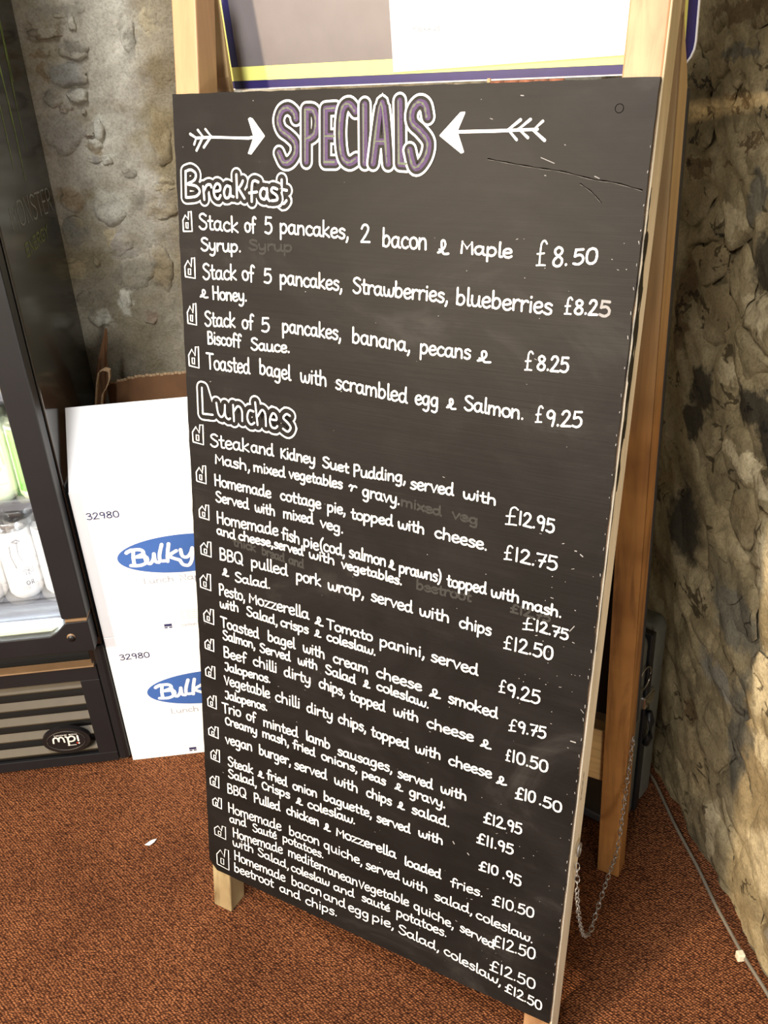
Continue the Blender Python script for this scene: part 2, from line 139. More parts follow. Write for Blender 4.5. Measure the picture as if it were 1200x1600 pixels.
BACK_PATCHES = [(-0.07, 1.2, 0.1, 0.9, 'tan'), (-0.2, 0.75, 0.35, 0.12, 'olive'), (-0.2, 0.88, 0.2, 0.18, 'olive'), (-0.239, 1.408, 0.078, 0.027, 'grey'), (-0.277, 1.372, 0.058, 0.018, 'brown'), (-0.296, 1.34, 0.039, 0.02, 'ochre'), (-0.234, 1.342, 0.047, 0.026, 'slate'), (-0.256, 1.303, 0.066, 0.033, 'blue'), (-0.294, 1.307, 0.02, 0.017, 'ochre'), (-0.243, 1.268, 0.037, 0.025, 'lime'), (-0.288, 1.266, 0.03, 0.029, 'grey'), (-0.272, 1.246, 0.016, 0.012, 'rust'), (-0.28, 1.203, 0.063, 0.059, 'lavender'), (-0.234, 1.202, 0.018, 0.008, 'rust'), (-0.228, 1.179, 0.027, 0.025, 'tan'), (-0.231, 1.157, 0.027, 0.016, 'blue'), (-0.172, 1.13, 0.024, 0.024, 'grey'), (-0.288, 1.09, 0.05, 0.044, 'ochre'), (-0.219, 1.067, 0.063, 0.058, 'lime'), (-0.215, 0.994, 0.05, 0.043, 'lavender'), (-0.23, 1.006, 0.018, 0.033, 'cream'), (-0.301, 1.025, 0.047, 0.05, 'blue'), (-0.163, 1.082, 0.025, 0.033, 'grey'), (-0.215, 1.206, 0.018, 0.037, 'lime'), (-0.21, 1.155, 0.021, 0.021, 'lime'), (-0.091, 1.385, 0.034, 0.045, 'cream'), (-0.131, 1.357, 0.024, 0.067, 'grey'), (-0.082, 1.302, 0.045, 0.059, 'tan'), (-0.101, 1.188, 0.037, 0.087, 'tan'), (-0.11, 1.102, 0.048, 0.025, 'cream'), (-0.124, 1.055, 0.061, 0.035, 'tan'), (-0.224, 0.886, 0.027, 0.044, 'lime'), (-0.276, 0.853, 0.054, 0.036, 'lime'), (-0.306, 0.957, 0.042, 0.03, 'cream'), (-0.306, 0.892, 0.034, 0.034, 'grey'), (-0.179, 0.842, 0.026, 0.022, 'rust'), (-0.195, 0.936, 0.069, 0.075, 'grey'), (-0.142, 0.944, 0.041, 0.086, 'tan')]  # the tall tan strip paints warm lamp light into the wall colour

# ------------------------------------------------------------------ materials
def srgb(r, g, b):
    f = lambda c: ((c / 255 + 0.055) / 1.055) ** 2.4 if c > 10 else c / 255 / 12.92
    return (f(r), f(g), f(b), 1)

def new_mat(name):
    m = bpy.data.materials.new(name)
    m.use_nodes = True
    nt = m.node_tree
    return m, nt, nt.nodes['Principled BSDF']

def noise_node(nt, scale, detail=6, rough=0.6, stretch=None, dist=0.0):
    tc = nt.nodes.new('ShaderNodeTexCoord')
    mp = nt.nodes.new('ShaderNodeMapping')
    if stretch:
        mp.inputs['Scale'].default_value = stretch
    nt.links.new(tc.outputs['Object'], mp.inputs['Vector'])
    n = nt.nodes.new('ShaderNodeTexNoise')
    n.inputs['Scale'].default_value = scale
    n.inputs['Detail'].default_value = detail
    n.inputs['Roughness'].default_value = rough
    n.inputs['Distortion'].default_value = dist
    nt.links.new(mp.outputs[0], n.inputs['Vector'])
    return n

def ramp(nt, src, stops):
    r = nt.nodes.new('ShaderNodeValToRGB')
    els = r.color_ramp.elements
    while len(els) < len(stops):
        els.new(0.5)
    for e, (p, c) in zip(els, stops):
        e.position = p
        e.color = c
    nt.links.new(src, r.inputs[0])
    return r

def bump(nt, bsdf, src, strength, dist=0.01, prev=None):
    b = nt.nodes.new('ShaderNodeBump')
    b.inputs['Strength'].default_value = strength
    b.inputs['Distance'].default_value = dist
    nt.links.new(src, b.inputs['Height'])
    if prev:
        nt.links.new(prev.outputs[0], b.inputs['Normal'])
    nt.links.new(b.outputs[0], bsdf.inputs['Normal'])
    return b

def mix(nt, a, b, fac, mode='MIX'):
    m = nt.nodes.new('ShaderNodeMix')
    m.data_type = 'RGBA'
    m.blend_type = mode
    for sock, v in ((m.inputs['Factor'], fac), (m.inputs['A'], a), (m.inputs['B'], b)):
        pass
    ins = [i for i in m.inputs if i.type == 'RGBA']
    fi = m.inputs[0]
    for sock, v in ((fi, fac), (ins[0], a), (ins[1], b)):
        if hasattr(v, 'links') or isinstance(v, bpy.types.NodeSocket):
            nt.links.new(v, sock)
        else:
            sock.default_value = v
    return [o for o in m.outputs if o.type == 'RGBA'][0]

def plain(name, col, rough=0.5, metal=0.0, var=0.12, scale=30, bmp=0.0, stretch=None, spec=0.5, coat=0.0):
    m, nt, b = new_mat(name)
    n = noise_node(nt, scale, 5, 0.6, stretch)
    lo = tuple(c * (1 - var) for c in col[:3]) + (1,)
    hi = tuple(min(1, c * (1 + var)) for c in col[:3]) + (1,)
    r = ramp(nt, n.outputs['Fac'], [(0.3, lo), (0.7, hi)])
    nt.links.new(r.outputs[0], b.inputs['Base Color'])
    b.inputs['Roughness'].default_value = rough
    b.inputs['Metallic'].default_value = metal
    b.inputs['Specular IOR Level'].default_value = spec
    b.inputs['Coat Weight'].default_value = coat
    if bmp:
        bump(nt, b, n.outputs['Fac'], bmp, 0.002)
    return m

def emitter(name, col, strength):
    m, nt, b = new_mat(name)
    b.inputs['Base Color'].default_value = col
    b.inputs['Emission Color'].default_value = col
    b.inputs['Emission Strength'].default_value = strength
    return m

def wood(name, base, dark, scale=1.0, axis='Z', upper=None):
    m, nt, b = new_mat(name)
    st = {'Z': (60, 60, 2.2), 'X': (2.2, 60, 60)}[axis]
    n = noise_node(nt, 1.0 * scale, 6, 0.6, st, 0.6)
    r = ramp(nt, n.outputs['Fac'], [(0.28, dark), (0.5, base), (0.72, tuple(min(1, c * 1.15) for c in base[:3]) + (1,))])
    n2 = noise_node(nt, 9, 3, 0.55)
    r2 = ramp(nt, n2.outputs['Fac'], [(0.42, (1, 1, 1, 1)), (0.62, (0.62, 0.55, 0.5, 1))])
    c = mix(nt, r.outputs[0], r2.outputs[0], 0.75, 'MULTIPLY')
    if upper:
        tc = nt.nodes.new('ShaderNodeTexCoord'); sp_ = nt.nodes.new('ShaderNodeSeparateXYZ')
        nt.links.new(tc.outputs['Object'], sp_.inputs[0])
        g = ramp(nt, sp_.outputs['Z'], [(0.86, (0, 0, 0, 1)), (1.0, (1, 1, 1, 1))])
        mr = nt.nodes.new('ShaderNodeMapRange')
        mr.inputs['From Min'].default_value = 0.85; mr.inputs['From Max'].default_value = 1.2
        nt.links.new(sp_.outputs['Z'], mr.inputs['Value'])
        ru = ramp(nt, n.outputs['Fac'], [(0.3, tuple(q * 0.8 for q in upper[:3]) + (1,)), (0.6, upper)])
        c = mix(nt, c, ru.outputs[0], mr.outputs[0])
    nt.links.new(c, b.inputs['Base Color'])
    b.inputs['Roughness'].default_value = 0.5
    bump(nt, b, n.outputs['Fac'], 0.25, 0.001)
    return m

def crevices(nt, col, scale, width, seed):
    # thin dark crevices that open and close along their length
    n = noise_node(nt, scale, 4, 0.55, (1, 1, 1.5), 0.9)
    n.noise_dimensions = '4D'
    n.inputs['W'].default_value = seed
    a = nt.nodes.new('ShaderNodeMath'); a.operation = 'SUBTRACT'; a.inputs[1].default_value = 0.5
    nt.links.new(n.outputs['Fac'], a.inputs[0])
    ab = nt.nodes.new('ShaderNodeMath'); ab.operation = 'ABSOLUTE'
    nt.links.new(a.outputs[0], ab.inputs[0])
    gate = noise_node(nt, scale * 1.7, 3, 0.6)
    g = nt.nodes.new('ShaderNodeMapRange')
    g.inputs['From Min'].default_value = 0.47; g.inputs['From Max'].default_value = 0.66
    g.inputs['To Min'].default_value = -0.03; g.inputs['To Max'].default_value = width
    nt.links.new(gate.outputs['Fac'], g.inputs['Value'])
    d = nt.nodes.new('ShaderNodeMath'); d.operation = 'SUBTRACT'
    nt.links.new(ab.outputs[0], d.inputs[0]); nt.links.new(g.outputs[0], d.inputs[1])
    r = ramp(nt, d.outputs[0], [(0.0, (0.22, 0.2, 0.17, 1)), (0.012, (1, 1, 1, 1))])
    return mix(nt, col, r.outputs[0], 0.9, 'MULTIPLY'), d

def stone_mat(name, a, b_, c, rough=0.9, wet=0.5):
    m, nt, b = new_mat(name)
    n = noise_node(nt, 22, 10, 0.68, None, 0.4)
    r = ramp(nt, n.outputs['Fac'], [(0.33, a), (0.5, b_), (0.66, c)])
    n2 = noise_node(nt, 120, 6, 0.7)
    r2 = ramp(nt, n2.outputs['Fac'], [(0.35, (0.7, 0.68, 0.64, 1)), (0.6, (1.1, 1.08, 1.04, 1))])
    col = mix(nt, r.outputs[0], r2.outputs[0], 0.8, 'MULTIPLY')
    col, _ = crevices(nt, col, 16, 0.02, 1.0)
    nt.links.new(col, b.inputs['Base Color'])
    b.inputs['Roughness'].default_value = rough
    b.inputs['Specular IOR Level'].default_value = 0.25
    b1 = bump(nt, b, n.outputs['Fac'], 0.7, 0.010)
    bump(nt, b, n2.outputs['Fac'], 0.6, 0.003, b1)
    return m

M = {}
S = srgb
M['tan'] = stone_mat('tan_stone', S(96, 84, 60), S(138, 122, 90), S(168, 152, 116))
M['brown'] = stone_mat('brown_stone', S(84, 70, 50), S(116, 99, 72), S(146, 128, 98))
M['cream'] = stone_mat('cream_stone', S(132, 120, 92), S(176, 162, 130), S(205, 192, 160))
M['grey'] = stone_mat('grey_stone', S(104, 99, 86), S(138, 132, 116), S(166, 160, 144))
M['slate'] = stone_mat('slate_stone', S(78, 74, 62), S(108, 102, 84), S(134, 126, 104))
M['dark'] = stone_mat('dark_stone', S(34, 32, 27), S(60, 56, 47), S(110, 100, 80))
M['ochre'] = stone_mat('ochre_stone', S(124, 102, 72), S(158, 138, 104), S(182, 168, 138))
M['blue'] = stone_mat('blue_grey_stone', S(100, 104, 108), S(134, 138, 142), S(172, 172, 168))
M['lavender'] = stone_mat('pale_mauve_stone', S(130, 126, 122), S(158, 153, 148), S(184, 180, 172))
M['lime'] = stone_mat('lime_plaster', S(168, 168, 156), S(204, 204, 192), S(228, 228, 216))
M['rust'] = stone_mat('rust_stone', S(118, 90, 74), S(146, 118, 100), S(168, 150, 132))

def patches(nt, col, plist, plane_axis, wob=0.03, soft=0.4):
    # stained, limewashed and differently coloured areas of the masonry, soft ragged edges; some paint in shadow and warm light
    tc = nt.nodes.new('ShaderNodeTexCoord')
    nn = noise_node(nt, 26, 6, 0.65)
    sub = nt.nodes.new('ShaderNodeVectorMath'); sub.operation = 'SUBTRACT'; sub.inputs[1].default_value = (0.5, 0.5, 0.5)
    nt.links.new(nn.outputs['Color'], sub.inputs[0])
    sc = nt.nodes.new('ShaderNodeVectorMath'); sc.operation = 'SCALE'; sc.inputs['Scale'].default_value = wob * 3
    nt.links.new(sub.outputs[0], sc.inputs[0])
    ad = nt.nodes.new('ShaderNodeVectorMath'); ad.operation = 'ADD'
    nt.links.new(tc.outputs['Object'], ad.inputs[0]); nt.links.new(sc.outputs[0], ad.inputs[1])
    for (a, z, w, hh, kind) in plist:
        s = nt.nodes.new('ShaderNodeVectorMath'); s.operation = 'SUBTRACT'
        s.inputs[1].default_value = (a, 0, z) if plane_axis == 'Y' else (0, a, z)
        nt.links.new(ad.outputs[0], s.inputs[0])
        mu = nt.nodes.new('ShaderNodeVectorMath'); mu.operation = 'MULTIPLY'
        mu.inputs[1].default_value = (2 / w, 0, 2 / hh) if plane_axis == 'Y' else (0, 2 / w, 2 / hh)
        nt.links.new(s.outputs[0], mu.inputs[0])
        ln_ = nt.nodes.new('ShaderNodeVectorMath'); ln_.operation = 'LENGTH'
        nt.links.new(mu.outputs[0], ln_.inputs[0])
        mr = nt.nodes.new('ShaderNodeMapRange'); mr.interpolation_type = 'SMOOTHSTEP'
        mr.inputs['From Min'].default_value = 1.0 + soft / 2; mr.inputs['From Max'].default_value = 1.0 - soft / 2
        mr.inputs['To Max'].default_value = 0.88 if plane_axis == 'X' else 0.62
        nt.links.new(ln_.outputs['Value'], mr.inputs['Value'])
        col = mix(nt, col, KIND[kind], mr.outputs[0])
    return col

KIND = {'tan': S(142, 126, 94), 'brown': S(98, 80, 54), 'cream': S(196, 182, 148), 'grey': S(136, 132, 120), 'slate': S(98, 94, 82),
        'dark': S(40, 37, 31), 'ochre': S(136, 112, 76), 'blue': S(126, 128, 128), 'lavender': S(164, 160, 154), 'lime': S(216, 218, 206),
        'rust': S(128, 106, 90), 'olive': S(112, 102, 78)}

def wall_mat(name, cols, fine, seed, crev=0, plist=(), axis='Y', relief=0.5):
    m, nt, b = new_mat(name)
    n = noise_node(nt, 5.5, 9, 0.62, (1, 1, 1.25), 0.8)
    n.noise_dimensions = '4D'
    n.inputs['W'].default_value = seed
    stops = list(zip((0.28, 0.4, 0.5, 0.6, 0.72), cols))
    r = ramp(nt, n.outputs['Fac'], stops)
    base_col = patches(nt, r.outputs[0], plist, axis, 0.03, 0.5 if axis == 'X' else 1.0)
    oi = nt.nodes.new('ShaderNodeObjectInfo')
    vr = ramp(nt, oi.outputs['Random'], [(0.0, (0.86, 0.85, 0.83, 1)), (1.0, (1.1, 1.09, 1.07, 1))])
    base_col = mix(nt, base_col, vr.outputs[0], 0.8, 'MULTIPLY')
    n2 = noise_node(nt, 46, 9, 0.72, None, 0.3)
    r2 = ramp(nt, n2.outputs['Fac'], [(0.33, (0.5, 0.47, 0.42, 1)), (0.5, (0.95, 0.94, 0.9, 1)), (0.68, (1.25, 1.22, 1.15, 1))])
    col = mix(nt, base_col, r2.outputs[0], fine, 'MULTIPLY')
    n3 = noise_node(nt, 210, 5, 0.7)
    r3 = ramp(nt, n3.outputs['Fac'], [(0.36, (0.6, 0.58, 0.55, 1)), (0.55, (1.05, 1.05, 1.05, 1))])
    col = mix(nt, col, r3.outputs[0], 0.6, 'MULTIPLY')
    if crev: col, _ = crevices(nt, col, 9, crev, seed + 3)
    nt.links.new(col, b.inputs['Base Color'])
    b.inputs['Roughness'].default_value = 0.92
    b.inputs['Specular IOR Level'].default_value = 0.2
    b1 = bump(nt, b, n2.outputs['Fac'], relief, 0.008)
    bump(nt, b, n3.outputs['Fac'], 0.5, 0.003, b1)
    return m

M['wall_back'] = wall_mat('limewashed_rubble', [S(132, 120, 94), S(158, 150, 128), S(176, 170, 156), S(192, 188, 174), S(222, 218, 206)], 0.4, 1.7, 0.0, BACK_PATCHES, 'Y', 0.45)
M['wall_right'] = wall_mat('rough_rubble_mortar', [S(74, 68, 54), S(118, 106, 80), S(146, 132, 100), S(160, 146, 114), S(188, 172, 138)], 0.5, 4.2, 0.02, RIGHT_PATCHES, 'X', 0.55)

# carpet
def carpet_mat():
    m, nt, b = new_mat('russet_carpet')
    tc = nt.nodes.new('ShaderNodeTexCoord')
    mp = nt.nodes.new('ShaderNodeMapping')
    mp.inputs['Rotation'].default_value = (0, 0, math.radians(60))
    mp.inputs['Scale'].default_value = (215, 310, 300)
    nt.links.new(tc.outputs['Object'], mp.inputs['Vector'])
    v = nt.nodes.new('ShaderNodeTexVoronoi')
    v.inputs['Scale'].default_value = 1.0
    v.inputs['Randomness'].default_value = 0.5
    nt.links.new(mp.outputs[0], v.inputs['Vector'])
    r = ramp(nt, v.outputs['Distance'], [(0.0, S(190, 132, 90)), (0.34, S(142, 92, 58)), (0.6, S(86, 50, 30)), (0.85, S(34, 17, 10))])
    sx = nt.nodes.new('ShaderNodeSeparateXYZ')
    nt.links.new(mp.outputs[0], sx.inputs[0])
    ml = nt.nodes.new('ShaderNodeMath'); ml.operation = 'MULTIPLY'; ml.inputs[1].default_value = 4.4
    nt.links.new(sx.outputs['Y'], ml.inputs[0])
    si = nt.nodes.new('ShaderNodeMath'); si.operation = 'SINE'
    nt.links.new(ml.outputs[0], si.inputs[0])
    rs_ = nt.nodes.new('ShaderNodeMapRange'); rs_.inputs['From Min'].default_value = -1
    nt.links.new(si.outputs[0], rs_.inputs['Value'])
    rw = ramp(nt, rs_.outputs[0], [(0.0, (0.66, 0.62, 0.6, 1)), (1.0, (1.12, 1.1, 1.08, 1))])
    big = noise_node(nt, 4.0, 5, 0.6)
    r2 = ramp(nt, big.outputs['Fac'], [(0.36, (0.62, 0.58, 0.56, 1)), (0.56, (1, 1, 1, 1))])
    c = mix(nt, r.outputs[0], rw.outputs[0], 0.8, 'MULTIPLY')
    c = mix(nt, c, r2.outputs[0], 0.8, 'MULTIPLY')
    mid = noise_node(nt, 90, 4, 0.7)
    r3 = ramp(nt, mid.outputs['Fac'], [(0.35, (0.68, 0.64, 0.62, 1)), (0.65, (1.25, 1.2, 1.15, 1))])
    c = mix(nt, c, r3.outputs[0], 0.8, 'MULTIPLY')
    nt.links.new(c, b.inputs['Base Color'])
    b.inputs['Roughness'].default_value = 0.95
    b.inputs['Specular IOR Level'].default_value = 0.15
    inv = nt.nodes.new('ShaderNodeMath')
    inv.operation = 'SUBTRACT'
    inv.inputs[0].default_value = 1.0
    nt.links.new(v.outputs['Distance'], inv.inputs[1])
    bump(nt, b, inv.outputs[0], 0.9, 0.004)
    return m
M['carpet'] = carpet_mat()

# chalkboard paint: black, wood grain showing through, wiped chalk haze
def board_mat():
    m, nt, b = new_mat('worn_black_paint')
    grain = noise_node(nt, 1.0, 7, 0.65, (7, 60, 260), 0.3)
    haze = noise_node(nt, 3.4, 7, 0.62, (1, 1, 1.6), 1.2)
    smear = noise_node(nt, 1.0, 6, 0.6, (9, 9, 42), 0.8)
    r1 = ramp(nt, haze.outputs['Fac'], [(0.42, S(19, 17, 16)), (0.58, S(26, 24, 23)), (0.76, S(50, 48, 46))])
    r2 = ramp(nt, smear.outputs['Fac'], [(0.5, (1, 1, 1, 1)), (0.64, (1.3, 1.3, 1.3, 1)), (0.76, (2.0, 2.0, 2.0, 1))])
    c = mix(nt, r1.outputs[0], r2.outputs[0], 0.8, 'MULTIPLY')
    r3 = ramp(nt, grain.outputs['Fac'], [(0.3, (0.9, 0.9, 0.9, 1)), (0.7, (1.06, 1.06, 1.06, 1))])
    c = mix(nt, c, r3.outputs[0], 0.7, 'MULTIPLY')
    nt.links.new(c, b.inputs['Base Color'])
    b.inputs['Roughness'].default_value = 0.5
    b.inputs['Specular IOR Level'].default_value = 0.17
    bump(nt, b, grain.outputs['Fac'], 0.16, 0.001)
    return m
M['board'] = board_mat()
M['board_flat'] = plain('letter_infill_black', S(24, 22, 21), 0.5, 0, 0.15, 60, 0.0, None, 0.17)
def chalk_mat(name, col, lo):
    m, nt, b = new_mat(name)
    n = noise_node(nt, 420, 4, 0.7)
    r = ramp(nt, n.outputs['Fac'], [(0.3, lo), (0.45, col)])
    nt.links.new(r.outputs[0], b.inputs['Base Color'])
    b.inputs['Roughness'].default_value = 0.85
    b.inputs['Specular IOR Level'].default_value = 0.12
    return m
M['chalk'] = chalk_mat('white_chalk_ink', (0.93, 0.92, 0.88, 1), (0.72, 0.71, 0.68, 1))
M['ghost'] = chalk_mat('wiped_chalk_ghost', S(58, 56, 53), S(30, 28, 27))
M['smudge'] = chalk_mat('smudged_chalk', S(146, 144, 142), S(84, 82, 80))
M['purple'] = chalk_mat('purple_chalk', S(84, 68, 96), S(56, 46, 64))
M['green_chalk'] = chalk_mat('green_chalk', S(104, 110, 92), S(70, 70, 62))
M['crack'] = plain('crack_shadow', S(10, 9, 8), 0.9, 0, 0.1, 30, 0.0, None, 0.0)
M['crack_highlight'] = plain('pale_crack_highlight', S(92, 88, 82), 0.7)
M['pine_light'] = wood('pale_pine', S(172, 136, 98), S(144, 108, 72))
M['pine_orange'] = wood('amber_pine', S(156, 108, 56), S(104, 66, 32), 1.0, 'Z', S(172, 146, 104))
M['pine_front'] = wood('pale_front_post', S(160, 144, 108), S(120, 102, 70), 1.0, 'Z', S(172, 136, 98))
M['pine_x'] = wood('pale_pine_crossbar', S(196, 160, 104), S(160, 122, 74), 1.0, 'X')
M['cream_paint'] = plain('bare_plywood_edge', S(206, 192, 168), 0.55, 0, 0.1, 22, 0.2)
M['old_pine'] = wood('scuffed_pine_foot', S(186, 168, 122), S(140, 120, 80))
M['rusty'] = plain('rusty_steel', S(136, 84, 58), 0.7, 0.4, 0.4, 160, 0.5)
M['steel'] = plain('galvanised_steel', S(150, 146, 140), 0.5, 0.8, 0.15, 90)
M['black_panel'] = plain('matt_black_board_back', S(22, 22, 24), 0.7)
M['navy'] = plain('navy_print', S(44, 38, 92), 0.35)
M['stripe'] = plain('yellow_green_print', S(232, 232, 130), 0.4, 0, 0.03)
M['slate_print'] = plain('grey_print', S(112, 106, 106), 0.4, 0, 0.05)
M['white_edge'] = plain('white_sign_edge', S(225, 228, 235), 0.4, 0, 0.03)
M['paper'] = plain('white_paper', (0.9, 0.9, 0.88, 1), 0.5, 0, 0.01)
M['sleeve'] = plain('clear_sleeve_rim', S(190, 182, 186), 0.25, 0, 0.05)
M['ink_grey'] = plain('grey_ink', S(110, 110, 116), 0.6)
M['ink_faint'] = plain('faint_grey_ink', S(158, 160, 170), 0.6)
M['ink_green'] = plain('green_ink', S(110, 190, 80), 0.5)
M['ink_blue_dark'] = plain('navy_ink', S(40, 44, 88), 0.6)
M['ink_blue'] = plain('logo_blue', S(58, 96, 164), 0.5, 0, 0.04)
M['box_white'] = plain('white_carton_print', (0.9, 0.9, 0.89, 1), 0.45, 0, 0.01)
M['kraft'] = plain('brown_kraft_board', S(106, 72, 42), 0.85, 0, 0.15, 24)
M['kraft_edge'] = plain('torn_kraft_edge', S(178, 148, 112), 0.9, 0, 0.25, 220, 0.6)
M['fridge_black'] = plain('satin_black_plastic', S(21, 22, 25), 0.42, 0, 0.12, 12)
M['fridge_side'] = plain('gloss_black_vinyl', S(16, 17, 17), 0.16, 0, 0.2, 8, 0.02, None, 0.9)
M['fridge_dark'] = plain('black_void_plastic', S(14, 14, 15), 0.6)
M['slat'] = plain('bronze_grey_slat', S(66, 58, 42), 0.5, 0.2, 0.1, 40)
M['edge_tan'] = plain('tan_trim_and_glint', S(128, 102, 74), 0.5)  # tan trim; on the lip and gap strip it paints caught light
M['fridge_in'] = plain('grey_cooler_liner', (0.2, 0.2, 0.24, 1), 0.4, 0, 0.03)
M['shelf_grey'] = plain('grey_shelf', S(120, 124, 134), 0.35, 0.3)
M['led'] = emitter('cooler_led_and_glint', (0.9, 0.97, 1.0, 1), 11.0)
M['can_white'] = plain('white_can_print', (0.86, 0.87, 0.9, 1), 0.3, 0.1, 0.02)
M['can_lime'] = plain('pale_lime_can_print', (0.8, 0.87, 0.68, 1), 0.3, 0.1, 0.05, 18)
M['can_yellow'] = plain('yellow_can_print', (0.85, 0.83, 0.35, 1), 0.3, 0.1, 0.05)
M['can_green'] = plain('green_can_trim', S(110, 190, 70), 0.35)
M['can_cyan'] = plain('pale_cyan_trim', S(170, 226, 226), 0.35)
M['can_ink'] = plain('slate_can_ink', S(48, 48, 66), 0.5)
M['aluminium'] = plain('brushed_aluminium', S(196, 200, 204), 0.28, 0.95, 0.08)
M['claw'] = plain('green_scratch_print', S(124, 150, 60), 0.5, 0, 0.3, 200)
M['decal_grey'] = plain('grey_decal_ink', S(140, 142, 140), 0.6, 0, 0.35, 120)
M['decal_green'] = plain('olive_decal_ink', S(96, 108, 54), 0.6, 0, 0.35, 120)
M['badge_black'] = plain('badge_black', S(24, 23, 24), 0.3)
M['badge_rim'] = plain('badge_silver_rim', S(66, 62, 58), 0.4, 0.5)
M['badge_white'] = plain('badge_white', S(214, 212, 206), 0.4)
M['red'] = plain('badge_red', S(190, 50, 30), 0.4)
M['case'] = plain('charcoal_case_shell', S(96, 96, 88), 0.38, 0.3, 0.15, 16)
M['case_dark'] = plain('black_case_trim', S(22, 22, 23), 0.4)
M['chrome'] = plain('chrome', S(215, 215, 215), 0.12, 1.0, 0.02)
M['cable'] = plain('grey_cable_sheath', S(112, 104, 90), 0.5)
M['clip'] = plain('cream_cable_clip', S(216, 204, 176), 0.5)
M['scrap'] = plain('white_scrap', (0.85, 0.83, 0.8, 1), 0.6)
def glass_mat():
    m, nt, b = new_mat('cooler_glass')
    b.inputs['Base Color'].default_value = (0.93, 0.98, 0.95, 1)
    b.inputs['Roughness'].default_value = 0.02
    b.inputs['Transmission Weight'].default_value = 1.0
    b.inputs['IOR'].default_value = 1.45
    b.inputs['Alpha'].default_value = 0.25
    return m
M['glass'] = glass_mat()

# ------------------------------------------------------------------ mesh helpers
def link(name, verts, faces, m, parent=None, smooth=False, loc=None, rot=None):
    me = bpy.data.meshes.new(name)
    me.from_pydata(verts, [], faces)
    me.update()
    ms = m if isinstance(m, (list, tuple)) else [m]
    for x in ms:
        me.materials.append(M[x] if isinstance(x, str) else x)
    if smooth:
        me.shade_smooth()
    o = bpy.data.objects.new(name, me)
    COL.objects.link(o)
    if parent:
        o.parent = parent
    if loc:
        o.location = loc
    if rot:
        o.rotation_euler = rot
    return o

def empty(name, loc=(0, 0, 0), rz=0.0, label=None, cat=None, group=None):
    o = bpy.data.objects.new(name, None)
    o.empty_display_size = 0.05
    COL.objects.link(o)
    o.location = loc
    o.rotation_euler = (0, 0, rz)
    tag(o, label, cat, group)
    return o

def tag(o, label=None, cat=None, group=None, kind=None):
    if label: o['label'] = label
    if cat: o['category'] = cat
    if group: o['group'] = group
    if kind: o['kind'] = kind
    return o

class MB:
    def __init__(s):
        s.v = []; s.f = []
    def add(s, v, f):
        n = len(s.v)
        s.v += [tuple(p) for p in v]
        s.f += [tuple(i + n for i in q) for q in f]
    def hexa(s, p):       # 8 corners: bottom 0-3 ccw, top 4-7
        s.add(p, [(3, 2, 1, 0), (4, 5, 6, 7), (0, 1, 5, 4), (1, 2, 6, 5), (2, 3, 7, 6), (3, 0, 4, 7)])
    def box(s, x0, x1, y0, y1, z0, z1):
        s.hexa([(x0, y0, z0), (x1, y0, z0), (x1, y1, z0), (x0, y1, z0), (x0, y0, z1), (x1, y0, z1), (x1, y1, z1), (x0, y1, z1)])
    def tube(s, pts, r, n=8, closed=False):
        pts = [Vector(p) for p in pts]
        base = len(s.v); k = len(pts)
        up = Vector((0, 0, 1))
        for i, p in enumerate(pts):
            a = pts[i - 1] if (i or closed) else p
            b = pts[(i + 1) % k] if (i < k - 1 or closed) else p
            d = (b - a).normalized()
            u = d.cross(up)
            if u.length < 1e-3: u = d.cross(Vector((1, 0, 0)))
            u.normalize(); w = u.cross(d)
            for j in range(n):
                t = 2 * math.pi * j / n
                s.v.append(tuple(p + (u * math.cos(t) + w * math.sin(t)) * r))
        for i in range(k if closed else k - 1):
            for j in range(n):
                a = base + i * n + j; b = base + i * n + (j + 1) % n
                c = base + ((i + 1) % k) * n
                s.f.append((a, b, c + (j + 1) % n, c + j))
        if not closed:
            s.f.append(tuple(base + j for j in range(n))[::-1])
            s.f.append(tuple(base + (k - 1) * n + j for j in range(n)))
    def lathe(s, prof, n=24, c=(0, 0, 0)):
        base = len(s.v)
        for r, z in prof:
            for j in range(n):
                t = 2 * math.pi * j / n
                s.v.append((c[0] + r * math.cos(t), c[1] + r * math.sin(t), c[2] + z))
        for i in range(len(prof) - 1):
            for j in range(n):
                a = base + i * n + j; b = base + i * n + (j + 1) % n
                s.f.append((a, b, b + n, a + n))
        s.f.append(tuple(base + j for j in range(n))[::-1])
        s.f.append(tuple(base + (len(prof) - 1) * n + j for j in range(n)))
    def obj(s, name, m, parent=None, smooth=False, bevel=0, seg=2, loc=None, rot=None):
        o = link(name, s.v, s.f, m, parent, smooth, loc, rot)
        if bevel:
            b = o.modifiers.new('bevel', 'BEVEL')
            b.width = bevel; b.segments = seg; b.limit_method = 'ANGLE'; b.angle_limit = math.radians(40)
        return o

def box(name, x0, x1, y0, y1, z0, z1, m, parent=None, bevel=0, seg=2):
    b = MB(); b.box(x0, x1, y0, y1, z0, z1)
    return b.obj(name, m, parent, False, bevel, seg)

# ------------------------------------------------------------------ single-stroke handwriting
# x height 6, capital height 10, every letter: (advance, strokes); '!' before a stroke keeps it angular
def parse(d):
    out = {}
    for row in d.strip().split('\n'):
        ch, adv, st = row.strip().split(' ', 2)
        strokes = []
        for part in st.split('|'):
            part = part.strip()
            hard = part.startswith('!')
            pts = [tuple(float(x) for x in p.split(',')) for p in part.lstrip('!').split()]
            strokes.append((hard, pts))
        out[ch] = (float(adv), strokes)
    return out

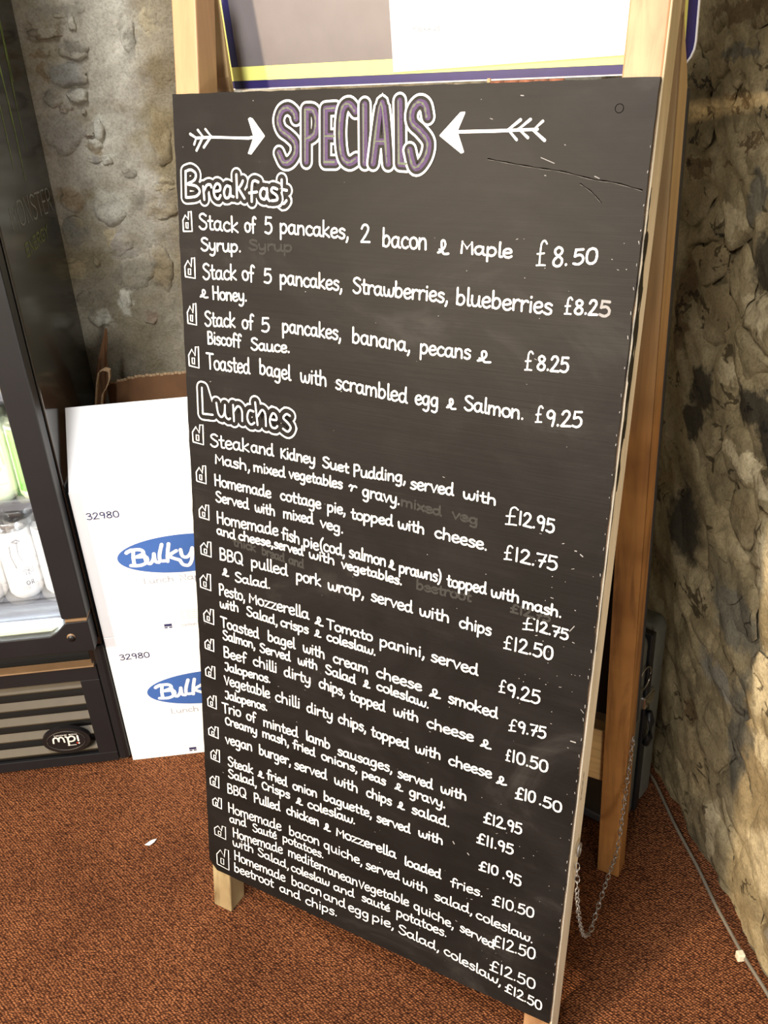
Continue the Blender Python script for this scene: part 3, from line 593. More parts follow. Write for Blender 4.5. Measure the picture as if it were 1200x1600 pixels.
GLYPHS = parse('''
a 6.6 4.6,5.3 3,6.1 1.1,5 .5,2.8 1.4,.6 3,.3 4.3,1.8 4.8,4 4.9,5.8|4.9,5.8 4.8,2.6 5.2,.6 6.2,.2
b 6.2 .9,10.2 .9,5 .9,.3|.9,4.2 2.6,6 4.4,5.4 5.1,3.2 4.2,.8 2.4,0 .9,1.2
c 5.4 4.6,5.2 3,6.1 1.2,4.9 .6,2.6 1.6,.6 3.3,.1 4.8,1
d 6.6 4.6,5.2 3,6 1.1,5 .5,2.6 1.4,.5 3,.2 4.3,1.6 4.8,4|4.9,10.2 4.8,4 5.1,.8 6,.2
e 5.6 .8,3 3,3.2 4.7,4 4.2,5.7 2.6,6.1 1,4.8 .6,2.4 1.6,.4 3.4,0 5,1.1
f 4.8 4.9,9.2 3.6,10.2 2.3,9.2 2.1,6 2.1,-.4|.3,5.2 4,5.4
g 6.4 4.7,5.2 3,6.1 1.2,5 .6,2.8 1.5,.8 3,.5 4.3,1.8 4.8,4|4.9,5.9 5,1 4.8,-2.4 3.2,-3.7 1.2,-3
h 6.2 .9,10.2 .9,.1|.9,3.8 2.4,5.8 4.2,5.6 4.9,3.6 5,.1
i 2.6 1.2,6 1.2,.2|1.2,8.6 1.25,8.9
j 3 1.6,6 1.6,-2.6 .2,-3.6|1.6,8.6 1.65,8.9
k 5.8 .9,10.2 .9,.1|!4.6,6.2 1.1,2.9 5,.1
l 2.6 1.1,10.2 1.1,1.6 1.5,.2 2.4,.2
m 9 .8,6 .9,.1|.9,3.8 2.2,5.8 3.8,5.6 4.3,3.8 4.3,.2|4.3,3.8 5.6,5.8 7.2,5.6 7.8,3.6 7.9,.1
n 6.2 .8,6 .9,.1|.9,3.8 2.4,5.8 4.2,5.6 4.9,3.6 5,.1
o 6 3,6.1 1.2,5.2 .6,3 1.4,.8 3,0 4.8,.9 5.4,3.1 4.7,5.3 3,6.1
p 6.2 .8,6 .8,-3.9|.9,4.2 2.6,6 4.5,5.4 5.2,3.2 4.3,.9 2.5,.1 .9,1.2
q 6.6 4.7,5.2 3,6.1 1.2,5 .6,2.8 1.5,.6 3,.3 4.3,1.6 4.8,4|4.9,5.9 4.9,-3.8
r 4.6 .8,6 .9,.1|.9,3.6 2,5.5 3.4,6.1 4.3,5.5
s 5 4.3,5.3 2.8,6.1 1.2,5.4 1.2,4 2.8,3.2 4.2,2.2 3.8,.5 2.2,-.1 .6,.6
t 4.4 1.9,9 1.9,2 2.4,.3 4,.3|.4,5.8 3.8,6
u 6.4 .8,6 .8,2.4 1.6,.4 3.2,.2 4.4,1.6 4.8,3.6 4.9,6|4.9,5.8 4.9,1.6 5.3,.3 6,.2
v 5.4 !.5,6 2.6,.2 4.9,6
w 8 .6,6 .9,1.8 2,.2 3.4,1 4,4.6|4,4 4.4,1 5.8,.2 7,1.8 7.4,6
x 5.4 !.6,6 4.8,.2|!4.8,6 .5,.2
y 6 .7,6 .9,2.8 2.2,.9 3.9,1.4 4.8,3|4.9,6 4.9,.6 4.2,-2.6 2.6,-3.7 1,-3
z 5.4 !.6,5.9 4.7,5.9 .6,.2 5,.2
S 6.4 5.4,9 3.4,10.1 1.3,9.2 1,7.4 3,5.6 5.2,4.2 5.6,2 4,.1 2,0 .5,1.4
B 6.6 1,10 1,.1|1,10 3.6,10 5,8.4 4.4,6.2 1.2,5.4|1.2,5.4 4.4,5.2 5.7,3 4.6,.6 1,.1
Q 8 3.8,10 1.4,8.8 .6,5 1.6,1.2 3.8,0 6.2,1.2 7,5 6.2,8.8 3.8,10|4.6,2.6 7.4,-.6
H 7 !1,10 1,0|!5.8,10 5.8,0|!1,5.2 5.8,5.4
T 6.8 !.3,10 6.5,9.8|!3.3,9.8 3.4,0
P 6.2 1,10 1.1,0|1,9.8 3.8,10 5.3,8.2 4.6,5.6 1.2,4.8
M 7.8 !.8,0 1.1,8 3.8,3.6 6.4,8 6.9,0
K 5.8 !1,8.4 1,0|!4.8,8.6 1.2,4 5.2,0
V 6 !.6,8 3,.1 5.4,8
C 6.2 5.4,7 3.8,8.4 1.5,7.2 .7,4.2 1.6,1 3.6,0 5.6,1.2
J 5.4 1,8.6 4,8.6 4.2,3 3.4,.4 1.8,0 .6,1.4
L 5.4 !1,10 1,.2 4.8,.2
N 7 !1,0 1,10 5.6,0 5.6,10
O 8 3.8,10 1.4,8.8 .6,5 1.6,1.2 3.8,0 6.2,1.2 7,5 6.2,8.8 3.8,10
E 6 !5,10 1,10 1,0 5,0|!1,5.2 4.4,5.2
R 6.6 1,10 1.1,0|1,9.8 3.8,10 5.3,8.2 4.6,5.6 1.2,4.8|!2.6,4.8 5.8,0
G 7.4 6,8.6 3.8,10 1.4,8.6 .7,5 1.8,1 4,0 6,1.4 6.2,4.4|!3.8,4.4 6.3,4.4
Y 6.4 !.4,10 3.2,5 6,10|!3.2,5 3.2,0
0 6.2 3.1,9.6 1.3,8.4 .7,4.8 1.3,1.2 3,0 4.8,1.2 5.4,4.8 4.8,8.4 3.1,9.6
1 3 1.4,9.8 1.4,0
2 6 .8,7.6 1.8,9.5 3.6,9.6 4.6,7.6 3.4,4.4 .7,.2|!.7,.2 5.5,.2
3 5.8 .9,8.8 3,9.8 4.6,8 3.4,5.6 2.2,5.3|2.2,5.3 4.6,4.4 5,2 3.2,0 .8,.8
4 6 !4.2,0 4.2,9.8 .6,3 5.6,3
5 6 !4.8,9.6 1.4,9.6 1.1,5.4|1.1,5.4 3.4,6.2 5,4.4 4.8,1.6 3,0 .7,.7
6 6 4.6,9.4 2,7 .9,3.4 1.8,.4 3.8,.1 5,2.4 3.8,4.8 1.4,4
7 5.6 !.6,9.4 5,9.6 2.4,0|1.8,4.6 4.8,4.9
8 6 4.8,8.4 3,9.7 1.3,8.4 1.7,6.4 3.4,5 5,3.2 4.6,.8 2.8,0 1,1.2 1.1,3.4 3,5.2 4.6,6.8 4.8,8.4
9 5.8 4.6,8 3,9.7 1.2,8.6 1,6.2 2.4,4.8 4.2,5.8 4.7,8|4.7,8 4.6,4 4,0
£ 6.6 5.8,8.8 4.4,10 2.8,9.2 2.3,6.6 2.2,.4|.6,.2 3,.3 5.6,.2|.6,4.8 4.6,5
. 2.4 1.1,.4 1.2,.7
, 2.6 1.5,.8 1.3,-.8 .7,-2.2
( 3.4 3,11 1.2,7.6 .9,3.6 1.8,-.2 3,-2.2
) 3.4 .6,11 2.2,7.6 2.4,3.6 1.6,-.2 .5,-2.2
& 7.6 .6,1 2.6,2 4.6,5.6 4.2,8.6 3,9 2.4,7.4 2.9,3 4,.4 6.8,.6|1.4,3 3.4,1.6
~ 5.4 .4,4.4 1.3,6 2.4,4.6 1.6,.2|1.7,.6 2.6,4.6 4,6 5,5.4
é 5.6 .8,3 3,3.2 4.7,4 4.2,5.7 2.6,6.1 1,4.8 .6,2.4 1.6,.4 3.4,0 5,1.1|2.8,7.6 4,9
''')

def smooth_pts(pts, hard, sub=5):
    if hard or len(pts) < 3:
        return list(pts)
    out = []
    n = len(pts)
    for i in range(n - 1):
        p0 = pts[max(i - 1, 0)]; p1 = pts[i]; p2 = pts[i + 1]; p3 = pts[min(i + 2, n - 1)]
        for k in range(sub):
            t = k / sub
            q = []
            for c in (0, 1):
                a, b, c_, d = p0[c], p1[c], p2[c], p3[c]
                q.append(0.5 * (2 * b + (c_ - a) * t + (2 * a - 5 * b + 4 * c_ - d) * t * t + (3 * b - a - 3 * c_ + d) * t ** 3))
            out.append(tuple(q))
    out.append(pts[-1])
    return out

class Ink:
    """flat strokes on a plane; put(u, v, h) turns plane coordinates and a height into a point"""
    def __init__(s, put):
        s.put = put; s.v = []; s.f = []; s.count = 0
    def stroke(s, pts, r, h=0.0, wob=0.08, caps=5):
        clean = [pts[0]]
        for p in pts[1:]:
            if math.hypot(p[0] - clean[-1][0], p[1] - clean[-1][1]) > r * 0.12: clean.append(p)
        if len(clean) < 2: clean.append((clean[0][0] + r * 0.2, clean[0][1]))
        pts = clean; n = len(pts)
        s.count += 1
        h = h + 0.000004 * (s.count % 17)
        L = []; R = []; joins = []
        for i, p in enumerate(pts):
            a = pts[max(i - 1, 0)]; b = pts[min(i + 1, n - 1)]
            dx, dy = b[0] - a[0], b[1] - a[1]
            l = math.hypot(dx, dy) or 1e-9
            nx, ny = -dy / l, dx / l
            if 0 < i < n - 1:
                ex, ey = p[0] - a[0], p[1] - a[1]; le = math.hypot(ex, ey) or 1e-9
                cs = (-ey / le) * nx + (ex / le) * ny
                k = 1 / max(0.87, cs)
                if cs < 0.8: joins.append(p)
            else: k = 1
            w = r * k * (1 + wob * math.sin(i * 1.7 + s.count))
            L.append((p[0] + nx * w, p[1] + ny * w)); R.append((p[0] - nx * w, p[1] - ny * w))
        poly = list(L)
        def cap(p, q, sgn):
            d = math.atan2(q[1] - p[1], q[0] - p[0]); rr = math.hypot(q[0] - p[0], q[1] - p[1])
            return [(p[0] + rr * math.cos(d + sgn * math.pi * k / caps), p[1] + rr * math.sin(d + sgn * math.pi * k / caps)) for k in range(1, caps)]
        base = len(s.v)
        s.v += [s.put(x, y, h) for x, y in L] + [s.put(x, y, h) for x, y in R]
        for i in range(n - 1):
            s.f.append((base + i, base + n + i, base + n + i + 1, base + i + 1))
        for p in joins:
            s.poly([(p[0] + r * math.cos(2 * math.pi * q / 10), p[1] + r * math.sin(2 * math.pi * q / 10)) for q in range(10)], h + 0.000002)
        e = cap(pts[-1], L[-1], -1)
        b2 = len(s.v); s.v += [s.put(x, y, h) for x, y in e]
        s.f.append(tuple([base + n - 1] + [base + 2 * n - 1] + list(range(b2 + len(e) - 1, b2 - 1, -1))))
        e = cap(pts[0], R[0], -1)
        b2 = len(s.v); s.v += [s.put(x, y, h) for x, y in e]
        s.f.append(tuple([base + n] + [base] + list(range(b2 + len(e) - 1, b2 - 1, -1))))
    def poly(s, pts, h=0.0):
        base = len(s.v)
        s.v += [s.put(x, y, h) for x, y in pts]
        s.f.append(tuple(range(base, base + len(pts))))
    def word(s, text, x0, y0, x1, y1, cap, r, h=0.0, jit=0.0, shear=0.0, wob=0.08):
        tot = sum(GLYPHS[c][0] if c in GLYPHS else 4 for c in text) - 0.8
        L = math.hypot(x1 - x0, y1 - y0)
        sx = L / max(tot, 0.1); sy = cap / 10.0
        ux, uy = (x1 - x0) / L, (y1 - y0) / L
        cur = -0.4
        for c in text:
            if c not in GLYPHS:
                cur += 4; continue
            adv, strokes = GLYPHS[c]
            jy = random.uniform(-jit, jit); js = 1 + random.uniform(-jit, jit) * 0.3
            for hard, pts in strokes:
                P = []
                for gx, gy in smooth_pts(pts, hard):
                    a = (cur + gx + shear * gy) * sx; b = (gy * js + jy) * sy
                    P.append((x0 + ux * a, y0 + uy * a - b))
                s.stroke(P, r, h, wob)
            cur += adv
    def obj(s, name, m, parent):
        return link(name, s.v, s.f, m, parent)

# ------------------------------------------------------------------ the room shell
def rough(x, y, z, seed, amp):
    if seed > 5:        # right wall: bedding runs on a slant, down towards the room
        x, z = (x + z) * 0.45, (z - x) * 1.15
    p = Vector((x * 7 + seed, y * 7, z * 7))
    a = noise.fractal(p, 1.0, 2.1, 5) * amp
    q = Vector((x * 26 + seed, y * 26, z * 26))
    b = noise.turbulence(q, 4, False) * amp * 0.35
    w = noise.cell(Vector((x * 9 + seed, y * 9, z * 14))) * amp * 0.12
    return a + b + w

def floor_mesh():
    b = MB()
    b.box(-2.6, 0.95, -2.6, 0.85, -0.03, 0.0)
    o = b.obj('floor', 'carpet')
    tag(o, kind='structure')
    return o
floor_mesh()

def wall_grid(name, axis, fixed, a0, a1, z0, z1, step, seed, amp, mat, thick=0.12):
    na = int((a1 - a0) / step); nz = int((z1 - z0) / step)
    v = []; f = []
    for j in range(nz + 1):
        for i in range(na + 1):
            a = a0 + (a1 - a0) * i / na; z = z0 + (z1 - z0) * j / nz
            d = rough(a, 0, z, seed, amp)
            if axis == 'Y': v.append((a, fixed + d, z))
            else: v.append((fixed + d, a, z))
    for j in range(nz):
        for i in range(na):
            q = j * (na + 1) + i
            f.append((q, q + 1, q + na + 2, q + na + 1))
    n = len(v)
    t = thick + fixed
    if axis == 'Y': v += [(a0, t, z0), (a1, t, z0), (a1, t, z1), (a0, t, z1)]
    else: v += [(t, a0, z0), (t, a1, z0), (t, a1, z1), (t, a0, z1)]
    f.append((n, n + 3, n + 2, n + 1))
    o = link(name, v, f, mat, None, True)
    tag(o, kind='structure')
    return o

wall_back = wall_grid('wall_back', 'Y', 0.612, -1.6, 0.80, -0.02, 1.9, 0.0095, 3.1, 0.009, 'wall_back')
wall_right = wall_grid('wall_right', 'X', 0.758, -1.9, 0.64, -0.02, 1.9, 0.0100, 9.4, 0.015, 'wall_right')

def stone(parent, axis, base, a, z, pts, height, mat, seed, rings=5, rim=-0.004):
    """one stone bedded in a wall: pts is its outline in (along, up) wall metres"""
    n = len(pts)
    v = []; f = []
    tx, tz = 0.05 * math.sin(seed * 5.1), 0.06 * math.cos(seed * 3.3)
    for k in range(rings + 1):
        t = k / rings                       # 0 at the rim, 1 near the middle
        sc = 1 - t ** 1.25 * 0.95
        dome = rim + (height - rim) * min(1, (t * 2.6)) ** 0.6
        for (pa, pz) in pts:
            x = a + (pa - a) * sc; y = z + (pz - z) * sc
            d = dome + noise.fractal(Vector((x * 30 + seed, y * 44, seed)), 1.0, 2.2, 5) * 0.0045 + (x - a) * tx + (y - z) * tz
            if axis == 'Y': v.append((x, base - d, y))
            else: v.append((base - d, x, y))
    for k in range(rings):
        for i in range(n):
            f.append((k * n + i, k * n + (i + 1) % n, (k + 1) * n + (i + 1) % n, (k + 1) * n + i))
    f.append(tuple(rings * n + i for i in range(n)))
    return link('stone', v, f, mat, parent, True)

def blob(a, z, w, h, seed, n=30, sq=2.3):
    out = []
    for i in range(n):
        t = 2 * math.pi * i / n
        c, s = math.cos(t), math.sin(t)
        r = (abs(c) ** sq + abs(s) ** sq) ** (-1 / sq)
        r *= 1 + 0.34 * noise.noise(Vector((c * 1.3 + seed * 3.7, s * 1.3, seed))) + 0.16 * noise.noise(Vector((c * 5 + seed, s * 5, seed)))
        out.append((a + w * 0.5 * r * c, z + h * 0.5 * r * s))
    return out

for i, (x, z, w, h, kind) in enumerate(BACK_STONES):
    stone(wall_back, 'Y', 0.610, x, z, blob(x, z, w * 1.15, h * 1.15, i + 0.3),
          {'lime': 0.004, 'lavender': 0.002, 'dark': 0.0, 'ochre': 0.001}.get(kind, 0.002), 'wall_back', i * 1.3)
random.seed(21)
for i in range(30):        # the stretch of wall behind the boards and boxes
    x = random.uniform(-0.02, 0.66); z = 0.08 + 1.5 * random.random()
    w = random.uniform(0.05, 0.13); h = w * random.uniform(0.4, 0.7)
    stone(wall_back, 'Y', 0.606, x, z, blob(x, z, w, h, i + 40.3), 0.005, 'wall_back', 60 + i * 1.3)

# right wall: irregular cells (jittered Voronoi) with the mortar left between them
def clip(poly, m, nrm):
    out = []
    k = len(poly)
    for i in range(k):
        p, q = poly[i], poly[(i + 1) % k]
        dp = (p[0] - m[0]) * nrm[0] + (p[1] - m[1]) * nrm[1]
        dq = (q[0] - m[0]) * nrm[0] + (q[1] - m[1]) * nrm[1]
        if dp <= 0: out.append(p)
        if (dp < 0 < dq) or (dq < 0 < dp):
            t = dp / (dp - dq)
            out.append((p[0] + (q[0] - p[0]) * t, p[1] + (q[1] - p[1]) * t))
    return out

seeds = list(RIGHT_STONES)
random.seed(5)
tries = 0
while len(seeds) < 112 and tries < 4000:
    tries += 1
    y = random.uniform(-1.0, 0.58); z = random.uniform(0.02, 1.7)
    if all(math.hypot(y - s[0], (z - s[1]) * 1.5) > 0.085 for s in seeds):
        seeds.append((y, z, random.choice(['tan', 'tan', 'brown', 'cream', 'grey', 'slate'])))
for i, (y, z, kind) in enumerate(seeds):
    cell = [(y - 0.09, z - 0.06), (y + 0.09, z - 0.06), (y + 0.09, z + 0.06), (y - 0.09, z + 0.06)]
    for j, (y2, z2, _) in enumerate(seeds):
        if j != i and abs(y2 - y) < 0.25 and abs(z2 - z) < 0.2:
            cell = clip(cell, ((y + y2) / 2, (z + z2) / 2), (y2 - y, z2 - z))
            if len(cell) < 3: break
    if len(cell) < 3: continue
    ca = sum(p[0] for p in cell) / len(cell); cz = sum(p[1] for p in cell) / len(cell)
    # round the corners and roughen the outline
    dense = []
    m = len(cell)
    for q in range(m):
        p0, p1 = cell[q], cell[(q + 1) % m]
        for s_ in (0.12, 0.31, 0.5, 0.69, 0.88):
            dense.append((p0[0] + (p1[0] - p0[0]) * s_, p0[1] + (p1[1] - p0[1]) * s_))
    out = []
    for (pa, pz) in dense:
        k = 0.95 + 0.22 * noise.noise(Vector((pa * 34, pz * 34, i * 1.0))) + 0.10 * noise.noise(Vector((pa * 110, pz * 110, i * 1.0)))
        out.append((ca + (pa - ca) * k, cz + (pz - cz) * k))
    hgt = {'dark': -0.001, 'slate': 0.002, 'brown': 0.001}.get(kind, random.uniform(0.001, 0.007))
    stone(wall_right, 'X', 0.758, ca, cz, out, hgt, 'wall_right', i * 0.7)

# ------------------------------------------------------------------ the chalked sandwich board
TH = math.radians(9.3)
SN, CS = math.sin(TH), math.cos(TH)
HT = 1.279952
W, BH = 0.61, 1.21
def BP(s, t, n=0.0):
    return (s, -SN * t + CS * n, HT - CS * t - SN * n)

sign = empty('sandwich_board', (0, 0, 0), math.radians(-35),
             'tall wooden sandwich board with black chalked specials menu on its front, standing on the carpet', 'sign')

def board_panel():
    per = []
    N = 40
    random.seed(3)
    def j(): return random.uniform(-0.0007, 0.0006)
    for i in range(N): per.append((W * i / N, j()))
    for i in range(N * 2): per.append((W + j(), BH * i / (2 * N)))
    for i in range(N): per.append((W * (1 - i / N), BH + j() + 0.0015 * math.sin(i / N * 3.1)))
    for i in range(N * 2): per.append((j(), BH * (1 - i / (2 * N))))
    per = [p for p in per if not (p[0] < 0.006 and p[1] > BH - 0.006)]
    k = len(per)
    v = [BP(s, t, 0) for s, t in per] + [BP(s, t, 0.0055) for s, t in per]
    f = [tuple(range(k)), tuple(range(2 * k - 1, k - 1, -1))]
    o = link('chalkboard_panel', v, f, 'board', sign)
    # thin edge band of the plywood, paint worn through to wood here and there
    f2 = [(i, (i + 1) % k, k + (i + 1) % k, k + i) for i in range(k)]
    e = link('panel_edge', [p for p in v], f2, 'plywood', o)
    e['label'] = 'worn black-painted plywood edge'
    return o
def ply_mat():
    m, nt, b = new_mat('painted_ply_edge')
    n = noise_node(nt, 34, 5, 0.7)
    r = ramp(nt, n.outputs['Fac'], [(0.56, S(22, 21, 24)), (0.64, S(60, 52, 44)), (0.7, S(186, 160, 120))])
    nt.links.new(r.outputs[0], b.inputs['Base Color'])
    b.inputs['Roughness'].default_value = 0.6
    return m
M['plywood'] = ply_mat()
panel = board_panel()
panel['label'] = 'black chalkboard panel'

def front_leg(x0, x1, mat):
    n0, n1 = 0.0062, 0.044
    v = []
    for (x, n) in ((x0, n0), (x1, n0), (x1, n1), (x0, n1)):
        t = (HT - SN * n) / CS
        v.append(BP(x, t, n))
    for (x, n) in ((x0, n0), (x1, n0), (x1, n1), (x0, n1)):
        v.append(BP(x, -0.15, n))
    b = MB(); b.hexa(v)
    return b.obj('front_leg', mat, sign, False, 0.002, 2)
fl = front_leg(0.0, 0.038, 'pine_front')
fr = front_leg(0.571, 0.6105, 'pine_light')
def leg_band(x0, x1, t0, t1, mat, lab, n1=0.0446, parent=None):
    b = MB()
    b.hexa([BP(x0, t1, 0.0066), BP(x1, t1, 0.0066), BP(x1, t1, n1), BP(x0, t1, n1),
            BP(x0, t0, 0.0066), BP(x1, t0, 0.0066), BP(x1, t0, n1), BP(x0, t0, n1)])
    o = b.obj('edge_strip', mat, parent, False, 0.0008, 1)
    o['label'] = lab
    return o
def rail_mat():
    m, nt, b = new_mat('cream_side_rail')
    n = noise_node(nt, 1.0, 6, 0.6, (40, 40, 3), 0.4)
    r = ramp(nt, n.outputs['Fac'], [(0.3, S(196, 184, 162)), (0.5, S(220, 210, 190)), (0.75, S(236, 226, 208))])
    tc = nt.nodes.new('ShaderNodeTexCoord'); sp_ = nt.nodes.new('ShaderNodeSeparateXYZ')
    nt.links.new(tc.outputs['Object'], sp_.inputs[0])
    mr = nt.nodes.new('ShaderNodeMapRange')
    mr.inputs['From Min'].default_value = 1.08; mr.inputs['From Max'].default_value = 1.28
    nt.links.new(sp_.outputs['Z'], mr.inputs['Value'])
    ru = ramp(nt, n.outputs['Fac'], [(0.3, S(160, 146, 116)), (0.7, S(196, 180, 146))])
    r_ = mix(nt, r.outputs[0], ru.outputs[0], mr.outputs[0])
    n2 = noise_node(nt, 14, 5, 0.7)
    r2 = ramp(nt, n2.outputs['Fac'], [(0.62, (1, 1, 1, 1)), (0.74, (0.6, 0.54, 0.48, 1))])
    c = mix(nt, r_, r2.outputs[0], 0.8, 'MULTIPLY')
    nt.links.new(c, b.inputs['Base Color'])
    b.inputs['Roughness'].default_value = 0.55
    return m
M['cream_rail'] = rail_mat()
leg_band(0.6100, 0.6122, -0.148, HT / CS - 0.008, 'cream_rail', 'pale cream outer side of the front leg', 0.0445, fr)
# paint dragged over the edge of the rail
pk = Ink(lambda u, v, h: (0.6122 + 0.0004 + h, BP(0, v, u)[1], BP(0, v, u)[2]))
random.seed(11)
for (t0, t1, n0, w) in ((0.150, 0.29, 0.012, 0.0062), (0.20, 0.36, 0.020, 0.0022), (0.28, 0.42, 0.012, 0.0036), (0.1, 0.17, 0.009, 0.0014), (0.42, 0.62, 0.0085, 0.0009), (0.80, 0.842, 0.02, 0.0006)):
    pts = [(n0 + random.uniform(-0.0012, 0.0012), t0 + (t1 - t0) * i / 12) for i in range(13)]
    pk.stroke(pts, w, 0, 0.5)
o = pk.obj('paint_smear', 'board_flat', fr)
o['label'] = 'black paint smeared along the leg edge'; o['kind'] = 'stuff'

# rear frame: two legs leaning the other way, a low crossbar, a black back panel
RK = 0.069
def RY(z, off): return 0.165 + off - RK * z
def rear_piece(name, x0, x1, z0, z1, o0, o1, mat, bevel=0.002):
    b = MB()
    b.hexa([(x0, RY(z0, o0), z0), (x1, RY(z0, o0), z0), (x1, RY(z0, o1), z0), (x0, RY(z0, o1), z0),
            (x0, RY(z1, o0), z1), (x1, RY(z1, o0), z1), (x1, RY(z1, o1), z1), (x0, RY(z1, o1), z1)])
    return b.obj(name, mat, sign, False, bevel, 2)
def rear_leg(x0, x1, top):
    prof = [(RY(0, 0), 0.0), (RY(0, .04), 0.0)] + top + [(RY(1.385, 0) - .0, 1.385)]
    k = len(prof)
    v = [(x0, y, z) for y, z in prof] + [(x1, y, z) for y, z in prof]
    f = [tuple(range(k)), tuple(range(2 * k - 1, k - 1, -1))] + [(i, k + i, k + (i + 1) % k, (i + 1) % k) for i in range(k)]
    o = link('rear_leg', v, f, 'pine_orange', sign)
    m_ = o.modifiers.new('bevel', 'BEVEL'); m_.width = 0.0018; m_.segments = 2; m_.limit_method = 'ANGLE'
    return o
rear_leg(0.0, 0.038, [(RY(1.20, .04), 1.20), (.088, 1.255), (.0705, 1.295), (.0705, 1.385)])
rear_leg(0.5735, 0.6115, [(RY(1.265, .04), 1.265), (.108, 1.283), (.086, 1.312), (.0705, 1.335), (.0705, 1.385)])
rear_piece('rear_crossbar', 0.0385, 0.573, 0.212, 0.325, 0.012, 0.038, 'pine_x')
bp = rear_piece('back_panel', 0.0, 0.6125, 0.338, 1.262, 0.0405, 0.0525, 'black_panel', 0.001)
bp['label'] = 'black back board on the rear legs'
# crossbar and rusty strap hinge just behind the top of the chalkboard
b = MB(); b.hexa([BP(0.0385, 0.052, 0.0075), BP(0.5705, 0.052, 0.0075), BP(0.5705, 0.052, 0.026), BP(0.0385, 0.052, 0.026),
                  BP(0.0385, 0.005, 0.0075), BP(0.5705, 0.005, 0.0075), BP(0.5705, 0.005, 0.026), BP(0.0385, 0.005, 0.026)])
b.obj('top_crossbar', 'pine_x', sign, False, 0.001, 1)
hinge = MB()
hinge.hexa([BP(0.425, 0.0048, 0.010), BP(0.508, 0.0048, 0.010), BP(0.508, 0.0048, 0.027), BP(0.425, 0.0048, 0.027),
            BP(0.425, 0.002, 0.010), BP(0.508, 0.002, 0.010), BP(0.508, 0.002, 0.027), BP(0.425, 0.002, 0.027)])
hg = hinge.obj('strap_hinge', 'rusty', sign, False, 0.0006, 1)
hg['label'] = 'rusty steel hinge'
for k in range(5):
    kb = MB(); x = 0.426 + k * 0.0165
    kb.tube([BP(x, -0.001, 0.0225), BP(x + 0.0150, -0.001, 0.0225)], 0.0036, 10)
    kb.obj('knuckle', 'rusty', hg, True)
nl = MB(); nl.tube([BP(0.432, -0.0005, 0.003), BP(0.432, -0.0045, 0.003)], 0.0022, 8)
nl.obj('nail', 'pine_light', sign)

# chain from the front leg to the rear leg
chain = MB()
ring = []
for i in range(17):
    a = 2 * math.pi * i / 16
hk = MB()
hk.tube([(0.6165, BP(0, 0.925, 0.027 + 0.007 * math.cos(a))[1], BP(0, 0.925 + 0.010 * math.sin(a), 0.027)[2]) for a in [2 * math.pi * i / 14 for i in range(14)]], 0.0017, 6, True)
chain_root = hk.obj('chain', 'steel', sign, True)
chain_root['label'] = 'thin galvanised chain hanging in a loop'
CH = CHAIN_POINTS
seg = [Vector(p) for p in CH]
dense = []
for i in range(len(seg) - 1):
    p0 = seg[max(i - 1, 0)]; p1 = seg[i]; p2 = seg[i + 1]; p3 = seg[min(i + 2, len(seg) - 1)]
    for k in range(24):
        t = k / 24
        dense.append(0.5 * (2 * p1 + (p2 - p0) * t + (2 * p0 - 5 * p1 + 4 * p2 - p3) * t * t + (3 * p1 - p0 - 3 * p2 + p3) * t ** 3))
dense.append(seg[-1])
lk = MB()
R1, R2 = 0.0032, 0.0058
lk.tube([(R1 * math.cos(a), 0, R2 * math.sin(a)) for a in [2 * math.pi * i / 10 for i in range(10)]], 0.0008, 5, True)
lme = None
acc = 0.0; idx = 0; PITCH = 0.0088
for i in range(1, len(dense)):
    d = (dense[i] - dense[i - 1])
    acc += d.length
    if acc >= PITCH:
        acc -= PITCH
        q = d.normalized().to_track_quat('Z', 'Y') @ Matrix.Rotation(math.radians(90 if idx % 2 else 0) + 0.35 * math.sin(idx), 4, 'Z').to_quaternion()
        if lme is None:
            o = lk.obj('link', 'steel', chain_root, True); lme = o.data
        else:
            o = bpy.data.objects.new('link', lme); COL.objects.link(o); o.parent = chain_root
        o.location = dense[i]; o.rotation_euler = q.to_euler()
        idx += 1

# ---- chalk lettering
HB = 0.00035
def bput(u, v, h): return BP(u / 1000.0, v / 1000.0, -(HB + h))
def heading(name, letters, r_out, r_in, r_stroke, per_letter=False, extra=None, label=None):
    white = Ink(bput); black = Ink(bput); inner = Ink(bput); hi = Ink(bput)
    for li, strokes in enumerate(letters):
        base = li * 0.00012 if per_letter else 0
        for st in strokes + ((extra or []) if li == 0 else []):
            P = smooth_pts(st, False, 6) if len(st) > 2 else list(st)
            white.stroke(P, r_out, base, 0.0, 9)
            black.stroke(P, r_in, base + 0.00006, 0.0, 9)
        for st in strokes:
            P = smooth_pts(st, False, 6) if len(st) > 2 else list(st)
            inner.stroke(P, r_stroke, (base + 0.0001) if per_letter else 0.00012, 0.03, 7)
            if per_letter:
                hi.stroke([(p[0] - r_stroke * 0.5, p[1] - r_stroke * 0.1) for p in P], r_stroke * 0.28, base + 0.000175, 0.5)
    root = white.obj(name, 'chalk', sign)
    if label: root['label'] = label
    black.obj('letter_infill', 'board_flat', root)  # black infill between outline and stroke, same tone as the board
    inner.obj('letter_fill', 'purple' if per_letter else 'chalk', root)
    if per_letter:
        o = hi.obj('letter_highlight', 'green_chalk', root); o['label'] = 'pale green chalk highlights'
heading('chalk_heading', SPECIALS, 9.3, 6.8, 3.4, True, None, 'bubble lettering reading SPECIALS, purple with white outline')
heading('chalk_heading', BREAKFAST, 8.8, 6.7, 1.55, False, None, 'outlined white lettering reading Breakfast')
heading('chalk_heading', LUNCHES, 9.9, 7.6, 1.35, False, LUNCH_EXTRA, 'outlined white lettering reading Lunches')
